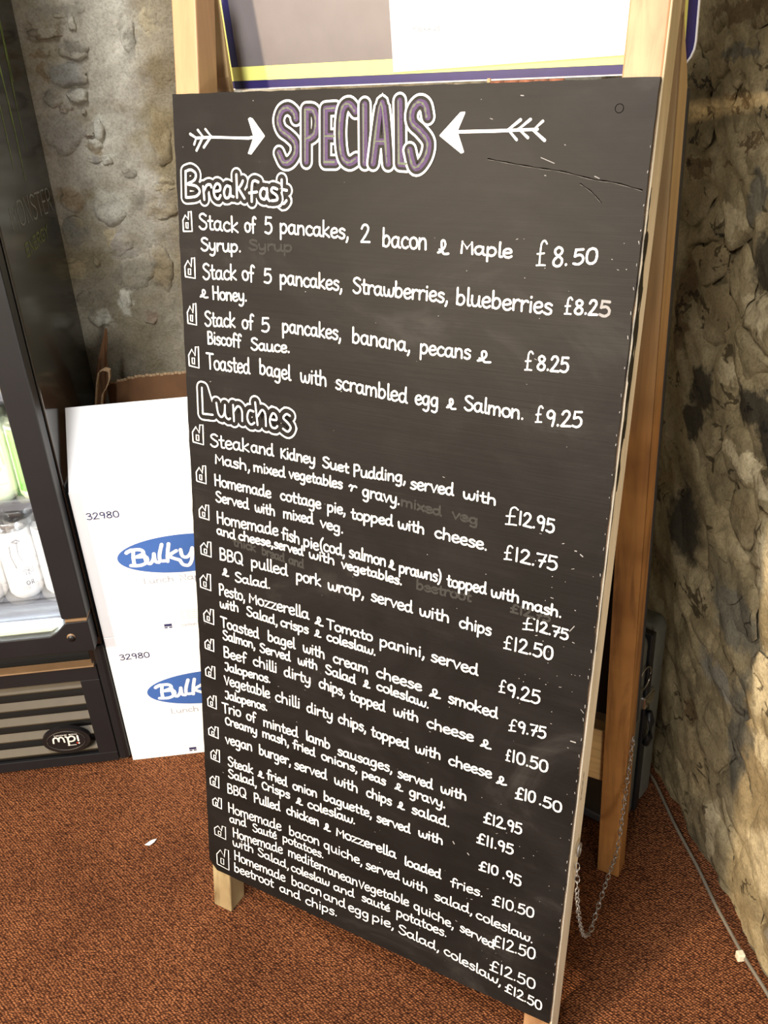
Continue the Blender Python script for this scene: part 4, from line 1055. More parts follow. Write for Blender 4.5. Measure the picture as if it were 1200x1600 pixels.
for arr, lab in ((ARROW_RIGHTWARD, 'white arrow pointing right'), (ARROW_LEFTWARD, 'white arrow pointing left')):
    ik = Ink(bput)
    ik.poly(arr[0], 0.00002)
    h = arr[0]
    for i in range(len(h)): ik.stroke([h[i], h[(i + 1) % len(h)]], 0.9, 0.0)
    for st in arr[1:]: ik.stroke(st, 1.55, 0.00001, 0.1)
    o = ik.obj('chalk_arrow', 'chalk', sign); o['label'] = lab

random.seed(17)
for kind, words in LINES:
    ik = Ink(bput)
    for (tx, x0, y0, x1, y1, cap) in words:
        price = tx[0] in '£0123456789.'
        thin = tx == '£'
        r = 0.9 if thin else (1.22 if price else 1.2)
        if cap < 13: r = 1.02 if not thin else 0.85
        if y0 > 1040: r *= 0.86
        if kind == 'g': r = 1.5
        ik.word(tx, x0, y0, x1, y1, cap * (0.97 if y0 < 400 else 0.92), r, 0.0, 0.12)
    txt = ' '.join(w[0] for w in words)
    price = words[0][0][0] in '£.' 
    o = ik.obj(('wiped_writing' if kind == 'g' else ('chalk_price' if price else 'chalk_line')), ('smudge' if kind == 'g' and txt == '5' else 'ghost' if kind == 'g' else 'chalk'), sign)
    o['label'] = ('half wiped chalk writing' if kind == 'g' else ('chalk price reading ' if price else 'chalk line reading ') + txt.replace('~', '&'))

# house bullets
for i, (x0, y0, x1, y1) in enumerate(HOUSES):
    ik = Ink(bput)
    w = x1 - x0; h = y1 - y0
    def hp(a, b_): return (x0 + a * w, y0 + b_ * h)
    rr = 0.95 if i < 17 else 0.7
    if i == 0:
        out_ = [(0.03, 1), (0.03, .45), (.3, .2), (.62, .38), (.66, .02), (.95, .0), (.97, .98), (.03, 1)]
    else:
        out_ = [(0.03, .95), (0.02, .45), (.33, .16), (.62, .42), (.7, .02), (.97, .0), (.95, 1), (.03, .95)]
    ik.stroke([hp(*p) for p in out_], rr, 0, 0.05)
    ik.stroke([hp(*p) for p in ((.33, .82), (.34, .56), (.56, .56), (.55, .84), (.33, .82))], rr * 0.8, 0, 0.05)
    ik.obj('chalk_house', 'chalk', sign)['label'] = 'small chalk house bullet'

# crack, plug ring, chips and specks on the paint
for st, r in ((CRACK, 0.5), (CRACK_BRANCH, 0.35)):
    ck = Ink(bput)
    ck.stroke(smooth_pts(st, False), r, 0, 0.6)
    cko = ck.obj('crack', 'crack', sign)
    lp = Ink(bput)
    lp.stroke([(p[0], p[1] + 0.75) for p in smooth_pts(st, False)], r * 0.45, 0, 0.9)  # pale offset stroke paints a highlight beside the crack
    lp.obj('crack_highlight', 'crack_highlight', cko)
for (cx, cy, r0) in ((574.0, 27.0, 4.2), (571.0, 1093.0, 3.2)):
    ck = Ink(bput)
    ck.stroke([(cx + r0 * math.cos(a), cy + r0 * math.sin(a)) for a in [2 * math.pi * i / 14 for i in range(15)]], 0.3, 0)
    ck.obj('plug_ring', 'crack', sign)
random.seed(29)
sp = Ink(bput)
for i in range(170):
    x = random.uniform(10, 600); y = random.uniform(8, 1195)
    if i < 60: x = random.uniform(500, 604); y = random.uniform(440, 1190)
    l = random.uniform(0.3, 3.2) if random.random() < 0.4 else 0.4
    a = random.uniform(-0.4, 0.4)
    sp.stroke([(x, y), (x + l * math.cos(a), y + l * math.sin(a))], random.uniform(0.18, 0.55), 0)
o = sp.obj('chalk_specks', 'smudge', sign); tag(o, kind='stuff')
wk = Ink(bput)
for (x0, y0, x1, y1, r) in ((497, 72.5, 512, 78, .35), (556, 90, 561, 92, .4), (585, 592, 580, 600, .5), (583, 500, 586, 502, .7), (576, 497, 578, 497, .7), (596, 748, 602, 748, .8), (604, 700, 612 - 4, 704, .3), (470, 975, 472, 977, .8), (447, 965, 449, 968, .8)):
    wk.stroke([(x0, y0), (x1, y1)], r, 0)
for i in range(46):       # chips along the right-hand edge
    y = 60 + i * 24 + random.uniform(-9, 9)
    wk.stroke([(608.6 + random.uniform(-.6, .6), y), (608.8, y + random.uniform(.8, 4))], random.uniform(.2, .45), 0)
o = wk.obj('paint_chips', 'smudge', sign); tag(o, kind='stuff')

# ------------------------------------------------------------------ navy printed sign on the back of the rear legs
nsign = empty('printed_sign', (0, 0, 0), math.radians(-35), 'navy printed sign with pale yellow-green border, fixed behind the sandwich board legs at the top', 'sign')
tk = math.atan(RK)
def NP(x, z, off): return (x, RY(z, off), z)
def rrect(x0, x1, z0, z1, r, n=6):
    out = []
    for (cx, cz, a0) in ((x1 - r, z0 + r, -90), (x1 - r, z1 - r, 0), (x0 + r, z1 - r, 90), (x0 + r, z0 + r, 180)):
        for k in range(n + 1):
            a = math.radians(a0 + 90 * k / n)
            out.append((cx + r * math.cos(a), cz + r * math.sin(a)))
    return out
def slab(name, outline, o0, o1, mat, parent):
    k = len(outline)
    v = [NP(x, z, o0) for x, z in outline] + [NP(x, z, o1) for x, z in outline]
    f = [tuple(range(k)), tuple(range(2 * k - 1, k - 1, -1))] + [(i, k + i, k + (i + 1) % k, (i + 1) % k) for i in range(k)]
    return link(name, v, f, mat, parent)
slab('sign_edge', rrect(-0.0185, 0.6165, 1.2775, 1.78, 0.03), 0.0412, 0.0452, 'white_edge', nsign)
slab('sign_panel', rrect(-0.017, 0.615, 1.279, 1.778, 0.0285), 0.0405, 0.0412, 'navy', nsign)
def frame(name, x0, x1, z0, z1, w, o0, o1, mat, parent):
    b = MB()
    for (a0, a1, c0, c1) in ((x0, x1, z0, z0 + w), (x0, x1, z1 - w, z1), (x0, x0 + w, z0 + w, z1 - w), (x1 - w, x1, z0 + w, z1 - w)):
        b.hexa([NP(a0, c0, o0), NP(a1, c0, o0), NP(a1, c0, o1), NP(a0, c0, o1), NP(a0, c1, o0), NP(a1, c1, o0), NP(a1, c1, o1), NP(a0, c1, o1)])
    return b.obj(name, mat, parent)
frame('printed_border', -0.0075, 0.6055, 1.2885, 1.768, 0.0168, 0.0401, 0.0405, 'stripe', nsign)
slab('printed_field', [(0.0095, 1.3055), (0.5885, 1.3055), (0.5885, 1.751), (0.0095, 1.751)], 0.0402, 0.0405, 'slate_print', nsign)
slab('border_shade_band', [(0.0095, 1.3055), (0.021, 1.3055), (0.018, 1.751), (0.0095, 1.751)], 0.04, 0.0402, 'navy', nsign)  # shade along the left border, put in as a navy strip
nsign_paper = slab('paper_sheet', [(0.260, 1.2935), (0.570, 1.3005), (0.570, 1.66), (0.266, 1.66)], 0.0385, 0.0388, 'paper', nsign)
nsign_paper['label'] = 'white printed sheet in a clear sleeve'
slab('sleeve_rim', [(0.2575, 1.2905), (0.571, 1.298), (0.571, 1.663), (0.263, 1.663)], 0.0388, 0.0395, 'sleeve', nsign)
nput = lambda u, v, h: NP(u, v, 0.0383 - h)
class Up:
    pass
def up_word(ik, text, x0, z0, x1, z1, cap, r, shear=0.0):
    """write on an upright plane, z up"""
    ik.word(text, x0, -z0, x1, -z1, cap, r, 0.0, 0.0, shear)
ik = Ink(lambda u, v, h: nput(u, -v, h))
up_word(ik, 'nexxus', 0.289, 1.3335, 0.324, 1.3325, 0.006, 0.00035)
up_word(ik, 'Brown', 0.515, 1.372, 0.546, 1.3725, 0.007, 0.0004)
up_word(ik, 'Agency', 0.515, 1.360, 0.549, 1.3605, 0.0075, 0.0004)
ik.obj('small_print', 'ink_grey', nsign)
ik = Ink(lambda u, v, h: nput(u, v, h))
ik.poly([(0.4905, 1.40), (0.4865, 1.38), (0.4885, 1.366), (0.493, 1.3585), (0.4935, 1.40)])
for x, r in ((0.503, .0006), (0.5075, .0009), (0.5105, .0004)):
    ik.stroke([(x, 1.40), (x, 1.3655)], r)
ik.obj('leaf_emblem', 'ink_green', nsign)

# ------------------------------------------------------------------ two white cartons
BX0, BX1, BY0, BY1 = -0.314, 0.060, 0.225, 0.552
def carton_print(parent, z0):
    fy = BY0 - 0.0004
    put = lambda u, v, h: (u, fy - h, -v)
    ik = Ink(put)
    up_word(ik, '32980', -0.292, z0 + 0.262, -0.233, z0 + 0.262, 0.013, 0.0011)
    ik.obj('stock_number', 'ink_blue_dark', parent)
    el = Ink(put)
    cx, cz, ax, az = -0.127, z0 + 0.173, 0.127, 0.041
    el.poly([(cx + ax * math.cos(a), -(cz + az * math.sin(a))) for a in [2 * math.pi * i / 64 for i in range(64)]])
    e = el.obj('oval_logo', 'ink_blue', parent)
    lw = Ink(lambda u, v, h: (u, fy - 0.0004 - h, -v))
    zb = z0 + 0.155
    def W_(ch, x, w, cap, dz=0.0):
        strokes = {
            'B': [[(.05, .92), (.35, 1.0), (.3, .5), (.28, .02)], [(.0, .86), (.3, 1.0), (.75, .98), (.86, .74), (.45, .55)], [(.45, .55), (.95, .5), (.95, .18), (.6, 0), (.1, .04)]],
            'u': [[(.0, .6), (.05, .2), (.3, .02), (.6, .25), (.75, .62)], [(.75, .6), (.75, .15), (1.0, .05)]],
            'l': [[(.75, 1.1), (.35, .5), (.3, .1), (.8, .05)]],
            'k': [[(.4, 1.1), (.2, .5), (.1, .0)], [(.85, .62), (.3, .32), (1.0, .0)]],
            'y': [[(.05, .6), (.1, .2), (.4, .1), (.7, .3), (.9, .65)], [(.9, .62), (.75, -.05), (.45, -.42), (.05, -.36), (-.1, -.12)]],
            's': [[(.85, .55), (.4, .62), (.3, .4), (.7, .22), (.5, .02), (.05, .08)]],
            'o': [[(.5, .6), (.1, .35), (.3, .02), (.8, .1), (.85, .45), (.5, .6)]],
            'f': [[(1.2, 1.0), (.8, 1.1), (.5, .5), (.3, -.35)], [(.1, .5), (1., .55)]],
            't': [[(.7, 1.0), (.4, .2), (.8, .02)], [(.1, .6), (1., .62)]]}[ch]
        for st in strokes:
            P = smooth_pts(st, False, 6)
            lw.stroke([(x + a * w, -(zb + dz + b_ * cap)) for a, b_ in P], 0.0034, 0, 0.03, 7)
    for ch, x, w, dz in (('B', -.235, .036, .001), ('u', -.203, .024, .002), ('l', -.181, .018, .004), ('k', -.165, .026, .004), ('y', -.136, .026, .006), ('s', -.106, .018, .006), ('o', -.085, .02, .004), ('f', -.068, .018, .003), ('t', -.048, .018, .001)):
        W_(ch, x, w, 0.034, dz)
    lw.obj('logo_lettering', 'box_white', e)
    sm = Ink(put)
    up_word(sm, 'Lunch', -0.214, z0 + 0.114, -0.158, z0 + 0.114, 0.013, 0.0008)
    up_word(sm, 'Napkins', -0.146, z0 + 0.114, -0.066, z0 + 0.114, 0.013, 0.0008)
    for k in range(5):
        sm.stroke([(-0.158, -(z0 + 0.045 - k * 0.0045)), (-0.09, -(z0 + 0.045 - k * 0.0045))], 0.0004)
    up_word(sm, 'carbon', -0.160, z0 + 0.009, -0.130, z0 + 0.009, 0.007, 0.0004)
    sm.obj('small_print', 'ink_faint', parent)
    fl_ = Ink(put)
    fl_.poly([(-0.193, -(z0 + 0.018)), (-0.178, -(z0 + 0.018)), (-0.178, -(z0 + 0.012)), (-0.193, -(z0 + 0.012))])
    fl_.poly([(-0.193, -(z0 + 0.011)), (-0.187, -(z0 + 0.011)), (-0.187, -(z0 + 0.008)), (-0.193, -(z0 + 0.008))])
    fl_.poly([(-0.184, -(z0 + 0.011)), (-0.178, -(z0 + 0.011)), (-0.178, -(z0 + 0.008)), (-0.184, -(z0 + 0.008))])
    fl_.obj('printed_mark', 'ink_blue_dark', parent)

low = empty('cardboard_box', (BX0 + 0.187, BY0 + 0.16, 0), 0, 'white printed carton standing on the carpet, lower of the two stacked boxes', 'box', None)
upb = empty('cardboard_box', (BX0 + 0.187, BY0 + 0.16, 0.319), 0, 'open white printed carton with raised flaps, on top of the lower box', 'box', None)
for root, z0, z1 in ((low, 0.0, 0.318), (upb, 0.3185, 0.638)):
    holder = root
    off = Vector(root.location)
    t = 0.004
    parts = [('front_panel', BX0, BX1, BY0, BY0 + t, z0, z1, 'box_white'), ('back_panel', BX0, BX1, BY1 - t, BY1, z0, z1, 'kraft'),
             ('side_panel', BX0, BX0 + t, BY0 + t, BY1 - t, z0, z1, 'box_white'), ('side_panel', BX1 - t, BX1, BY0 + t, BY1 - t, z0, z1, 'box_white'),
             ('bottom_panel', BX0 + t, BX1 - t, BY0 + t, BY1 - t, z0, z0 + t, 'kraft')]
    if root is low: parts.append(('top_panel', BX0 + t, BX1 - t, BY0 + t, BY1 - t, z1 - t, z1, 'box_white'))
    for nm, a, b_, c, d, e, f_, m_ in parts:
        o = box(nm, a - off.x, b_ - off.x, c - off.y, d - off.y, e - off.z, f_ - off.z, m_, root, 0.0012, 2)
        if nm == 'front_panel': fp = o
    # the print is laid out in room metres, so its holder cancels the offset
    fp.location = (0, 0, 0)
    start = set(bpy.data.objects)
    carton_print(root, z0)
    for o in bpy.data.objects:
        if o not in start and o.parent == root: o.location = -off
def UB(p): return (p[0] - upb.location.x, p[1] - upb.location.y, p[2] - upb.location.z)
# front flap leaning back over the opening, white outside
fz = 0.6385
lean = FLAP_LEAN
flap_h = FLAP_H
dy, dz = math.sin(lean) * flap_h, math.cos(lean) * flap_h
v = [UB(p) for p in ((BX0 + .001, BY0, fz), (BX1, BY0, fz), (BX1, BY0 + .004, fz), (BX0 + .001, BY0 + .004, fz),
                     (BX0 + .001, BY0 + dy, fz + dz), (BX1, BY0 + dy, fz + dz + .002), (BX1, BY0 + dy + .004, fz + dz), (BX0 + .001, BY0 + dy + .004, fz + dz - .002))]
b = MB(); b.hexa(v); b.obj('front_flap', 'box_white', upb, False, 0.001, 2)['label'] = 'white front flap leaning inwards'
# back flap standing up, brown inside, corrugated torn top edge
nz = 46
bv = []; bf = []
xs = [BX0 + 0.028 + (BX1 - BX0 - 0.028) * i / nz for i in range(nz + 1)]
for i, x in enumerate(xs):
    zt = BACKFLAP_Z + 0.0009 * math.sin(i * 2.4) + (-0.012 * max(0, 1 - i / 9) ** 1.3)
    yy = BY1 + 0.014
    bv += [UB((x, BY1 - 0.004, 0.6385)), UB((x, yy - .004, zt)), UB((x, yy, zt)), UB((x, BY1, 0.6385))]
for i in range(nz):
    q = i * 4
    for k in range(4):
        bf.append((q + k, q + 4 + k, q + 4 + (k + 1) % 4, q + (k + 1) % 4))
bf += [(0, 1, 2, 3), (nz * 4 + 3, nz * 4 + 2, nz * 4 + 1, nz * 4)]
flb = link('back_flap', bv, bf, 'kraft', upb); flb['label'] = 'brown back flap standing up'
ed = MB()
for i in range(nz):
    x0_, x1_ = xs[i], xs[i + 1]
    zt = BACKFLAP_Z + 0.0009 * math.sin(i * 2.4) + (-0.012 * max(0, 1 - i / 9) ** 1.3)
    if i % 1 == 0:
        ed.hexa([UB((x0_, BY1 + .0095, zt - .002)), UB((x1_ - .001, BY1 + .0095, zt - .002)), UB((x1_ - .001, BY1 + .0145, zt - .002)), UB((x0_, BY1 + .0145, zt - .002)),
                 UB((x0_, BY1 + .0095, zt + .002)), UB((x1_ - .001, BY1 + .0095, zt + .001)), UB((x1_ - .001, BY1 + .0145, zt + .001)), UB((x0_, BY1 + .0145, zt + .002))])
ed.obj('corrugated_edge', 'kraft_edge', flb)
# left side flap, torn to a spike
sp_out = SIDE_SPIKE
k = len(sp_out)
v = [UB(p) for p in sp_out] + [UB((p[0] - 0.004, p[1] + 0.001, p[2])) for p in sp_out]
f = [tuple(range(k)), tuple(range(2 * k - 1, k - 1, -1))] + [(i, k + i, k + (i + 1) % k, (i + 1) % k) for i in range(k)]
sfl = link('side_flap', v, f, 'kraft', upb); sfl['label'] = 'brown side flap torn to a point'
curl = Ink(lambda u, v_, h: (0, 0, 0))
cv = MB()
cp = [Vector(UB(p)) for p in CURL]
for i in range(len(cp) - 1):
    a, c = cp[i], cp[i + 1]
    wdt = Vector((0.0, 0.014, 0.0)); th = Vector((0.0018, 0, 0.0012))
    cv.hexa([a - th, a + th, a + th + wdt, a - th + wdt, c - th, c + th, c + th + wdt, c - th + wdt])
cv.obj('torn_strip', 'kraft_edge', sfl)['label'] = 'pale curled strip of torn card'

# ------------------------------------------------------------------ drinks cooler
fr_root = empty('drinks_cooler', (-0.64, 0.41, 0), 0, 'black upright drinks cooler with lit glass door and louvred base, left of the white cartons', 'refrigerator')
FO = Vector(fr_root.location)
def fbox(name, x0, x1, y0, y1, z0, z1, m, parent=None, bevel=0.0, seg=2):
    return box(name, x0 - FO.x, x1 - FO.x, y0 - FO.y, y1 - FO.y, z0 - FO.z, z1 - FO.z, m, parent or fr_root, bevel, seg)
FX0, FX1 = -0.96, -0.320
FY1 = 0.597
side = fbox('side_panel', FX1 - 0.03, FX1, 0.228, FY1, 0.012, 1.95, 'fridge_side', None, 0.003)
fbox('side_panel', FX0, FX0 + 0.03, 0.228, FY1, 0.012, 1.95, 'fridge_side', None, 0.003)
fbox('back_panel', FX0 + 0.03, FX1 - 0.03, FY1 - 0.03, FY1, 0.012, 1.95, 'fridge_in')
fbox('top_panel', FX0 + 0.03, FX1 - 0.03, 0.228, FY1 - 0.03, 1.72, 1.95, 'fridge_black')
fbox('cabinet_floor', FX0 + 0.03, FX1 - 0.03, 0.236, FY1 - 0.03, 0.345, 0.375, 'fridge_in')
fbox('compressor_housing', FX0 + 0.03, FX1 - 0.04, 0.26, FY1 - 0.03, 0.012, 0.34, 'fridge_dark')
# base grille
gx1 = FX1 - 0.021
gr = fbox('grille_panel', FX0, gx1, 0.224, 0.232, 0.222, 0.256, 'fridge_black', None, 0.0015)
gr['label'] = 'louvred base panel'
def gb(name, x0, x1, y0, y1, z0, z1, m, bevel=0.001):
    return fbox(name, x0, x1, y0, y1, z0, z1, m, gr, bevel)
gb('panel_rim', FX0, gx1, 0.224, 0.232, 0.006, 0.030, 'fridge_black')
gb('panel_rim', -0.379, gx1, 0.224, 0.232, 0.030, 0.222, 'fridge_black')
gb('panel_rim', FX0, FX0 + 0.04, 0.224, 0.232, 0.030, 0.222, 'fridge_black')
gb('top_lip', FX0, gx1 - 0.003, 0.2205, 0.245, 0.2555, 0.2585, 'edge_tan', 0.0008)  # tan colour stands in for light caught on the panel's top edge
gb('backing', FX0, gx1, 0.252, 0.256, 0.010, 0.250, 'fridge_dark', 0)
for zc in (0.207, 0.166, 0.127, 0.087, 0.046):
    m_ = MB()
    x0, x1 = FX0 + 0.04 - FO.x, -0.379 - FO.x
    y0, y1 = 0.228 - FO.y, 0.2405 - FO.y
    m_.hexa([(x0, y0, zc - .006), (x1, y0, zc - .006), (x1, y1, zc - .001), (x0, y1, zc - .001),
             (x0, y0, zc - .0035), (x1, y0, zc - .0035), (x1, y1, zc + .0075), (x0, y1, zc + .0075)])
    m_.obj('louvre_slat', 'slat', gr)
# rounded corner post of the base
m_ = MB()
cs = [(FX1 - .020, .2265), (FX1 - .014, .222), (FX1 - .006, .2225), (FX1 + .001, .227), (FX1 + .003, .236), (FX1 + .002, .262), (FX1 - .02, .262)]
m_.add([(x - FO.x, y - FO.y, .010) for x, y in cs] + [(x - FO.x, y - FO.y, .302) for x, y in cs],
       [tuple(range(7))[::-1], tuple(range(7, 14))] + [(i, (i + 1) % 7, 7 + (i + 1) % 7, 7 + i) for i in range(7)])
m_.obj('corner_post', 'fridge_black', fr_root, False, 0.0015)
fbox('foot', FX1 - .03, FX1 - .004, .232, .26, 0.0, 0.0125, 'edge_tan', None, 0.002)
for fx, fy in ((FX0 + .01, .232), (FX0 + .01, .55), (FX1 - .04, .55)):
    fbox('foot', fx, fx + .03, fy, fy + .03, 0.0, 0.0125, 'fridge_dark', None, 0.002)
# oval badge, mounted upside down
bg = MB()
ec = (-0.436 - FO.x, 0.078 - FO.z)
def ell(a, b_, y, n=40): return [(ec[0] + a * math.cos(2 * math.pi * i / n), y - FO.y, ec[1] + b_ * math.sin(2 * math.pi * i / n)) for i in range(n)]
def disc(name, a, b_, y0, y1, m__, parent):
    p = ell(a, b_, y0) + ell(a * .97, b_ * .97, y1); n = 40
    return link(name, p, [tuple(range(n, 2 * n)), tuple(range(n))[::-1]] + [(i, (i + 1) % n, n + (i + 1) % n, n + i) for i in range(n)], m__, parent)
bd = disc('badge', 0.050, 0.033, 0.228, 0.219, 'badge_black', gr)
bd['label'] = 'oval badge mounted upside down'
root_b = bd
rim = MB(); rim.tube([(p[0], 0.2185 - FO.y, p[2]) for p in ell(0.039, 0.0245, 0)], 0.0011, 6, True)
# third level is full here, so rim, lettering and dot hang on the louvred panel beside the badge
rim.obj('badge_rim', 'badge_rim', gr, True)
ik = Ink(lambda u, v, h: (ec[0] - u, 0.2183 - FO.y - h, ec[1] + v))
# written upside down: u and v are both turned about
ik.word('idw', -0.027, 0.011, 0.027, 0.011, 0.023, 0.0017, 0, 0, 0.0, 0.05)
ik.stroke([(-0.018, -0.0125), (-0.001, -0.0125)], 0.0006)
ik.word('WWW', -0.022, 0.0165, -0.006, 0.0165, 0.003, 0.0004) if 'W' in GLYPHS else None
ik.word('nice', -0.024, 0.0165, -0.008, 0.0165, 0.0035, 0.0004); ik.word('cool', -0.004, 0.0165, 0.022, 0.0165, 0.0035, 0.0004)
ik.obj('badge_lettering', 'badge_white', gr)
ik = Ink(lambda u, v, h: (ec[0] - u, 0.2180 - FO.y - h, ec[1] + v))
ik.stroke([(-0.0215, -0.0078), (-0.021, -0.0078)], 0.0015)
ik.obj('badge_dot', 'red', gr)

# door
DX1 = FX1 - 0.003
door = fbox('door', -0.372, DX1, 0.190, 0.2235, 0.392, 1.90, 'fridge_black', None, 0.003)
door['label'] = 'black framed glass door'
def dbox(name, *a, **k): return fbox(name, *a, parent=door, **k)
fbox('door_stile', FX0 + .002, FX0 + .052, 0.190, 0.2235, 0.392, 1.90, 'fridge_black', door, 0.003)
fbox('door_rail', FX0 + .052, -0.372, 0.190, 0.2235, 1.85, 1.90, 'fridge_black', door, 0.002)
fbox('door_rail', FX0 + .002, -0.372, 0.191, 0.2235, 0.316, 0.3565, 'fridge_black', door, 0.002)
m_ = MB()
P0 = [(-0.402, .357), (-0.402, .316), (DX1 - .001, .316), (DX1 - .001, .3855), (-0.366, .3845), (-0.386, .366)]
n = len(P0)
m_.add([(x - FO.x, .1895 - FO.y, z) for x, z in P0] + [(x - FO.x, .223 - FO.y, z) for x, z in P0],
       [tuple(range(n))[::-1], tuple(range(n, 2 * n))] + [(i, (i + 1) % n, n + (i + 1) % n, n + i) for i in range(n)])
m_.obj('door_corner', 'fridge_black', door, False, 0.002)
fbox('corner_gap_strip', -0.366, DX1 - .002, 0.189, 0.2225, 0.3862, 0.3912, 'edge_tan', door, 0.0006)  # tan strip paints the reflection in the gap under the stile
m_ = MB(); m_.tube([(-0.362 - FO.x, .1892 - FO.y, .352), (-0.362 - FO.x, .1915 - FO.y, .352)], 0.008, 12)
m_.obj('hinge_plug', 'edge_tan', door, True)
m_ = MB(); m_.tube([(-0.362 - FO.x, .1885 - FO.y, .349), (-0.362 - FO.x, .1905 - FO.y, .349)], 0.0072, 12)
m_.obj('plug_cover', 'fridge_black', door, True)
fbox('glass_pane', FX0 + .05, -0.370, 0.204, 0.209, 0.355, 1.86, 'glass', door)
fbox('door_gasket', FX0 + .05, -0.374, 0.2105, 0.222, 0.357, 0.366, 'can_lime', door)
# cabinet interior
fbox('inner_sill', FX0 + .03, FX1 - .03, 0.2285, 0.262, 0.376, 0.3995, 'shelf_grey', None, 0.003)
SHELVES = [0.400, 0.608, 0.818, 1.03, 1.25]
for zs in SHELVES:
    sh = fbox('shelf', FX0 + .032, FX1 - .032, 0.2635 if zs < .41 else .252, FY1 - .032, zs, zs + 0.004, 'shelf_grey')
    fbox('price_rail', FX0 + .032, FX1 - .032, 0.246, 0.2515, zs - .006, zs + .014, 'shelf_grey', sh, 0.001) if zs > .41 else None
led = fbox('led_and_glint_strip', FX1 - .044, FX1 - .034, 0.232, 0.242, 0.42, 1.70, 'led')
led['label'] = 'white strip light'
fbox('led_and_glint_strip', FX0 + .034, FX0 + .044, 0.232, 0.242, 0.42, 1.70, 'led')
fbox('led_and_glint_strip', FX0 + .06, FX1 - .06, 0.2115, 0.2185, 0.3665, 0.3725, 'led')  # added glowing strip, stands in for the bright reflection at the glass foot
# green scratch marks and lettering on the side
for pts, w in (([(.486, 1.40), (.484, 1.33), (.478, 1.26), (.481, 1.19)], .0026), ([(.42, 1.40), (.43, 1.30), (.432, 1.22), (.428, 1.147)], .0036), ([(.372, 1.40), (.378, 1.27), (.374, 1.17)], .0028), ([(.492, 1.40), (.491, 1.30)], .0012)):
    P = smooth_pts(pts, False, 8)
    ik = Ink(lambda u, v, h: (FX1 + 0.0003 + h - FO.x, u - FO.y, v))
    for i in range(len(P) - 1):
        k_ = 1 - (i / len(P)) ** 2 * 0.8
        ik.stroke([P[i], P[i + 1]], w * k_ * (0.8 + 0.3 * random.random()), 0, 0.3)
    ik.obj('claw_mark', 'claw', side)['label'] = 'green vertical scratch mark'
ik = Ink(lambda u, v, h: (FX1 + 0.0003 + h - FO.x, u - FO.y, -v))
ik.word('MONSTER', .292, -1.086, .572, -1.076, 0.040, 0.0017, 0, 0.05)
ik.obj('side_lettering', 'decal_grey', side)['label'] = 'faint grey capitals reading MONSTER'
ik = Ink(lambda u, v, h: (FX1 + 0.0003 + h - FO.x, u - FO.y, -v))
ik.word('ENERGY', .335, -1.034, .50, -1.040, 0.020, 0.0022, 0, 0.05)
ik.obj('side_lettering', 'decal_green', side)['label'] = 'dim green capitals'

# cans
CR, CHT = 0.0325, 0.163
def can(x, y, z, body, label, group=None, deco=None, rz=0.0):
    r = empty('drinks_can', (x, y, z), rz, label, 'can', group)
    m1 = MB(); m1.lathe([(CR * .76, 0), (CR * .84, .002), (CR * .99, .011), (CR, .016), (CR, CHT - .02), (CR * .97, CHT - .016)], 32)
    m1.obj('can_body', body, r, True)
    m2 = MB(); m2.lathe([(CR * .965, CHT - .016), (CR * .80, CHT - .003), (CR * .83, CHT), (CR * .79, CHT), (CR * .77, CHT - .005), (CR * .2, CHT - .005)], 32)
    m2.obj('can_top', 'aluminium', r, True)
    if deco:
        ik = Ink(lambda u, v, h: ((CR + .0002 + h) * math.sin(u / CR), -(CR + .0002 + h) * math.cos(u / CR), v))
        deco(ik); 
        ik.obj('can_print', deco.mat, r)
        if deco.mat == 'can_yellow': green_edge(r)
    return r
def flower(ik):
    random.seed(4)
    for a in range(7):
        t = a * 0.9
        ik.stroke([(0.004, .062), (0.004 + .008 * math.cos(t), .062 + .008 * math.sin(t)), (.004 + .010 * math.cos(t + .5), .062 + .010 * math.sin(t + .5))], 0.0007)
    ik.stroke([(-.012, .128), (-.005, .131), (.001, .127), (-.005, .124), (-.012, .128)], .0016)
    ik.stroke([(-.005, .122), (-.007, .10), (-.002, .085)], .0008)
    ik.stroke([(-.019, .118), (-.021, .098), (-.016, .072)], .0009)
    for i, c in enumerate('OR'):
        for hard, pts in GLYPHS[c][1]:
            ik.stroke([(-.006 + i * .009 + gx * .0009, .032 + gy * .0008) for gx, gy in smooth_pts(pts, hard)], .0009)
flower.mat = 'can_ink'
def streaks(ik):
    for (x0, z0, x1, z1) in ((-.014, .135, -.004, .06), (-.006, .14, .004, .065), (-.02, .12, -.01, .045), (.004, .13, .012, .075)):
        ik.stroke([(x0, z0), ((x0 + x1) / 2 + .003, (z0 + z1) / 2), (x1, z1)], .0016, 0, .5)
    for i in range(3):
        ik.stroke([(-.004 + i * .005, .038), (-.002 + i * .005, .038)], .0012)
streaks.mat = 'can_yellow'
def green_edge(r):
    ik = Ink(lambda u, v, h: ((CR + .0004 + h) * math.sin(u / CR), -(CR + .0004 + h) * math.cos(u / CR), v))
    for q in range(7):
        u = -.030 - q * .0022
        ik.stroke([(u, .022), (u + .0004, .08), (u, .14)], .0012, 0, 0.3)
    ik.obj('green_band', 'can_green', r)
XS = [-0.384, -0.453, -0.522, -0.591, -0.66]
YR = [0.289, 0.358, 0.427, 0.496]
named = {(0, 0, 0): ('white can with slate lettering on the bottom shelf, beside the right door frame', flower),
         (0, 1, 0): ('white can with a grey flower print on the bottom shelf, second from the frame', flower),
         (1, 0, 0): ('pale lime can with yellow streaks on the middle shelf, beside the door frame', streaks),
         (1, 1, 0): ('pale lime can with yellow streaks at the left photo edge, on the middle shelf', streaks),
         (2, 0, 0): ('yellow can low on the third shelf, beside the cooler door frame', None)}
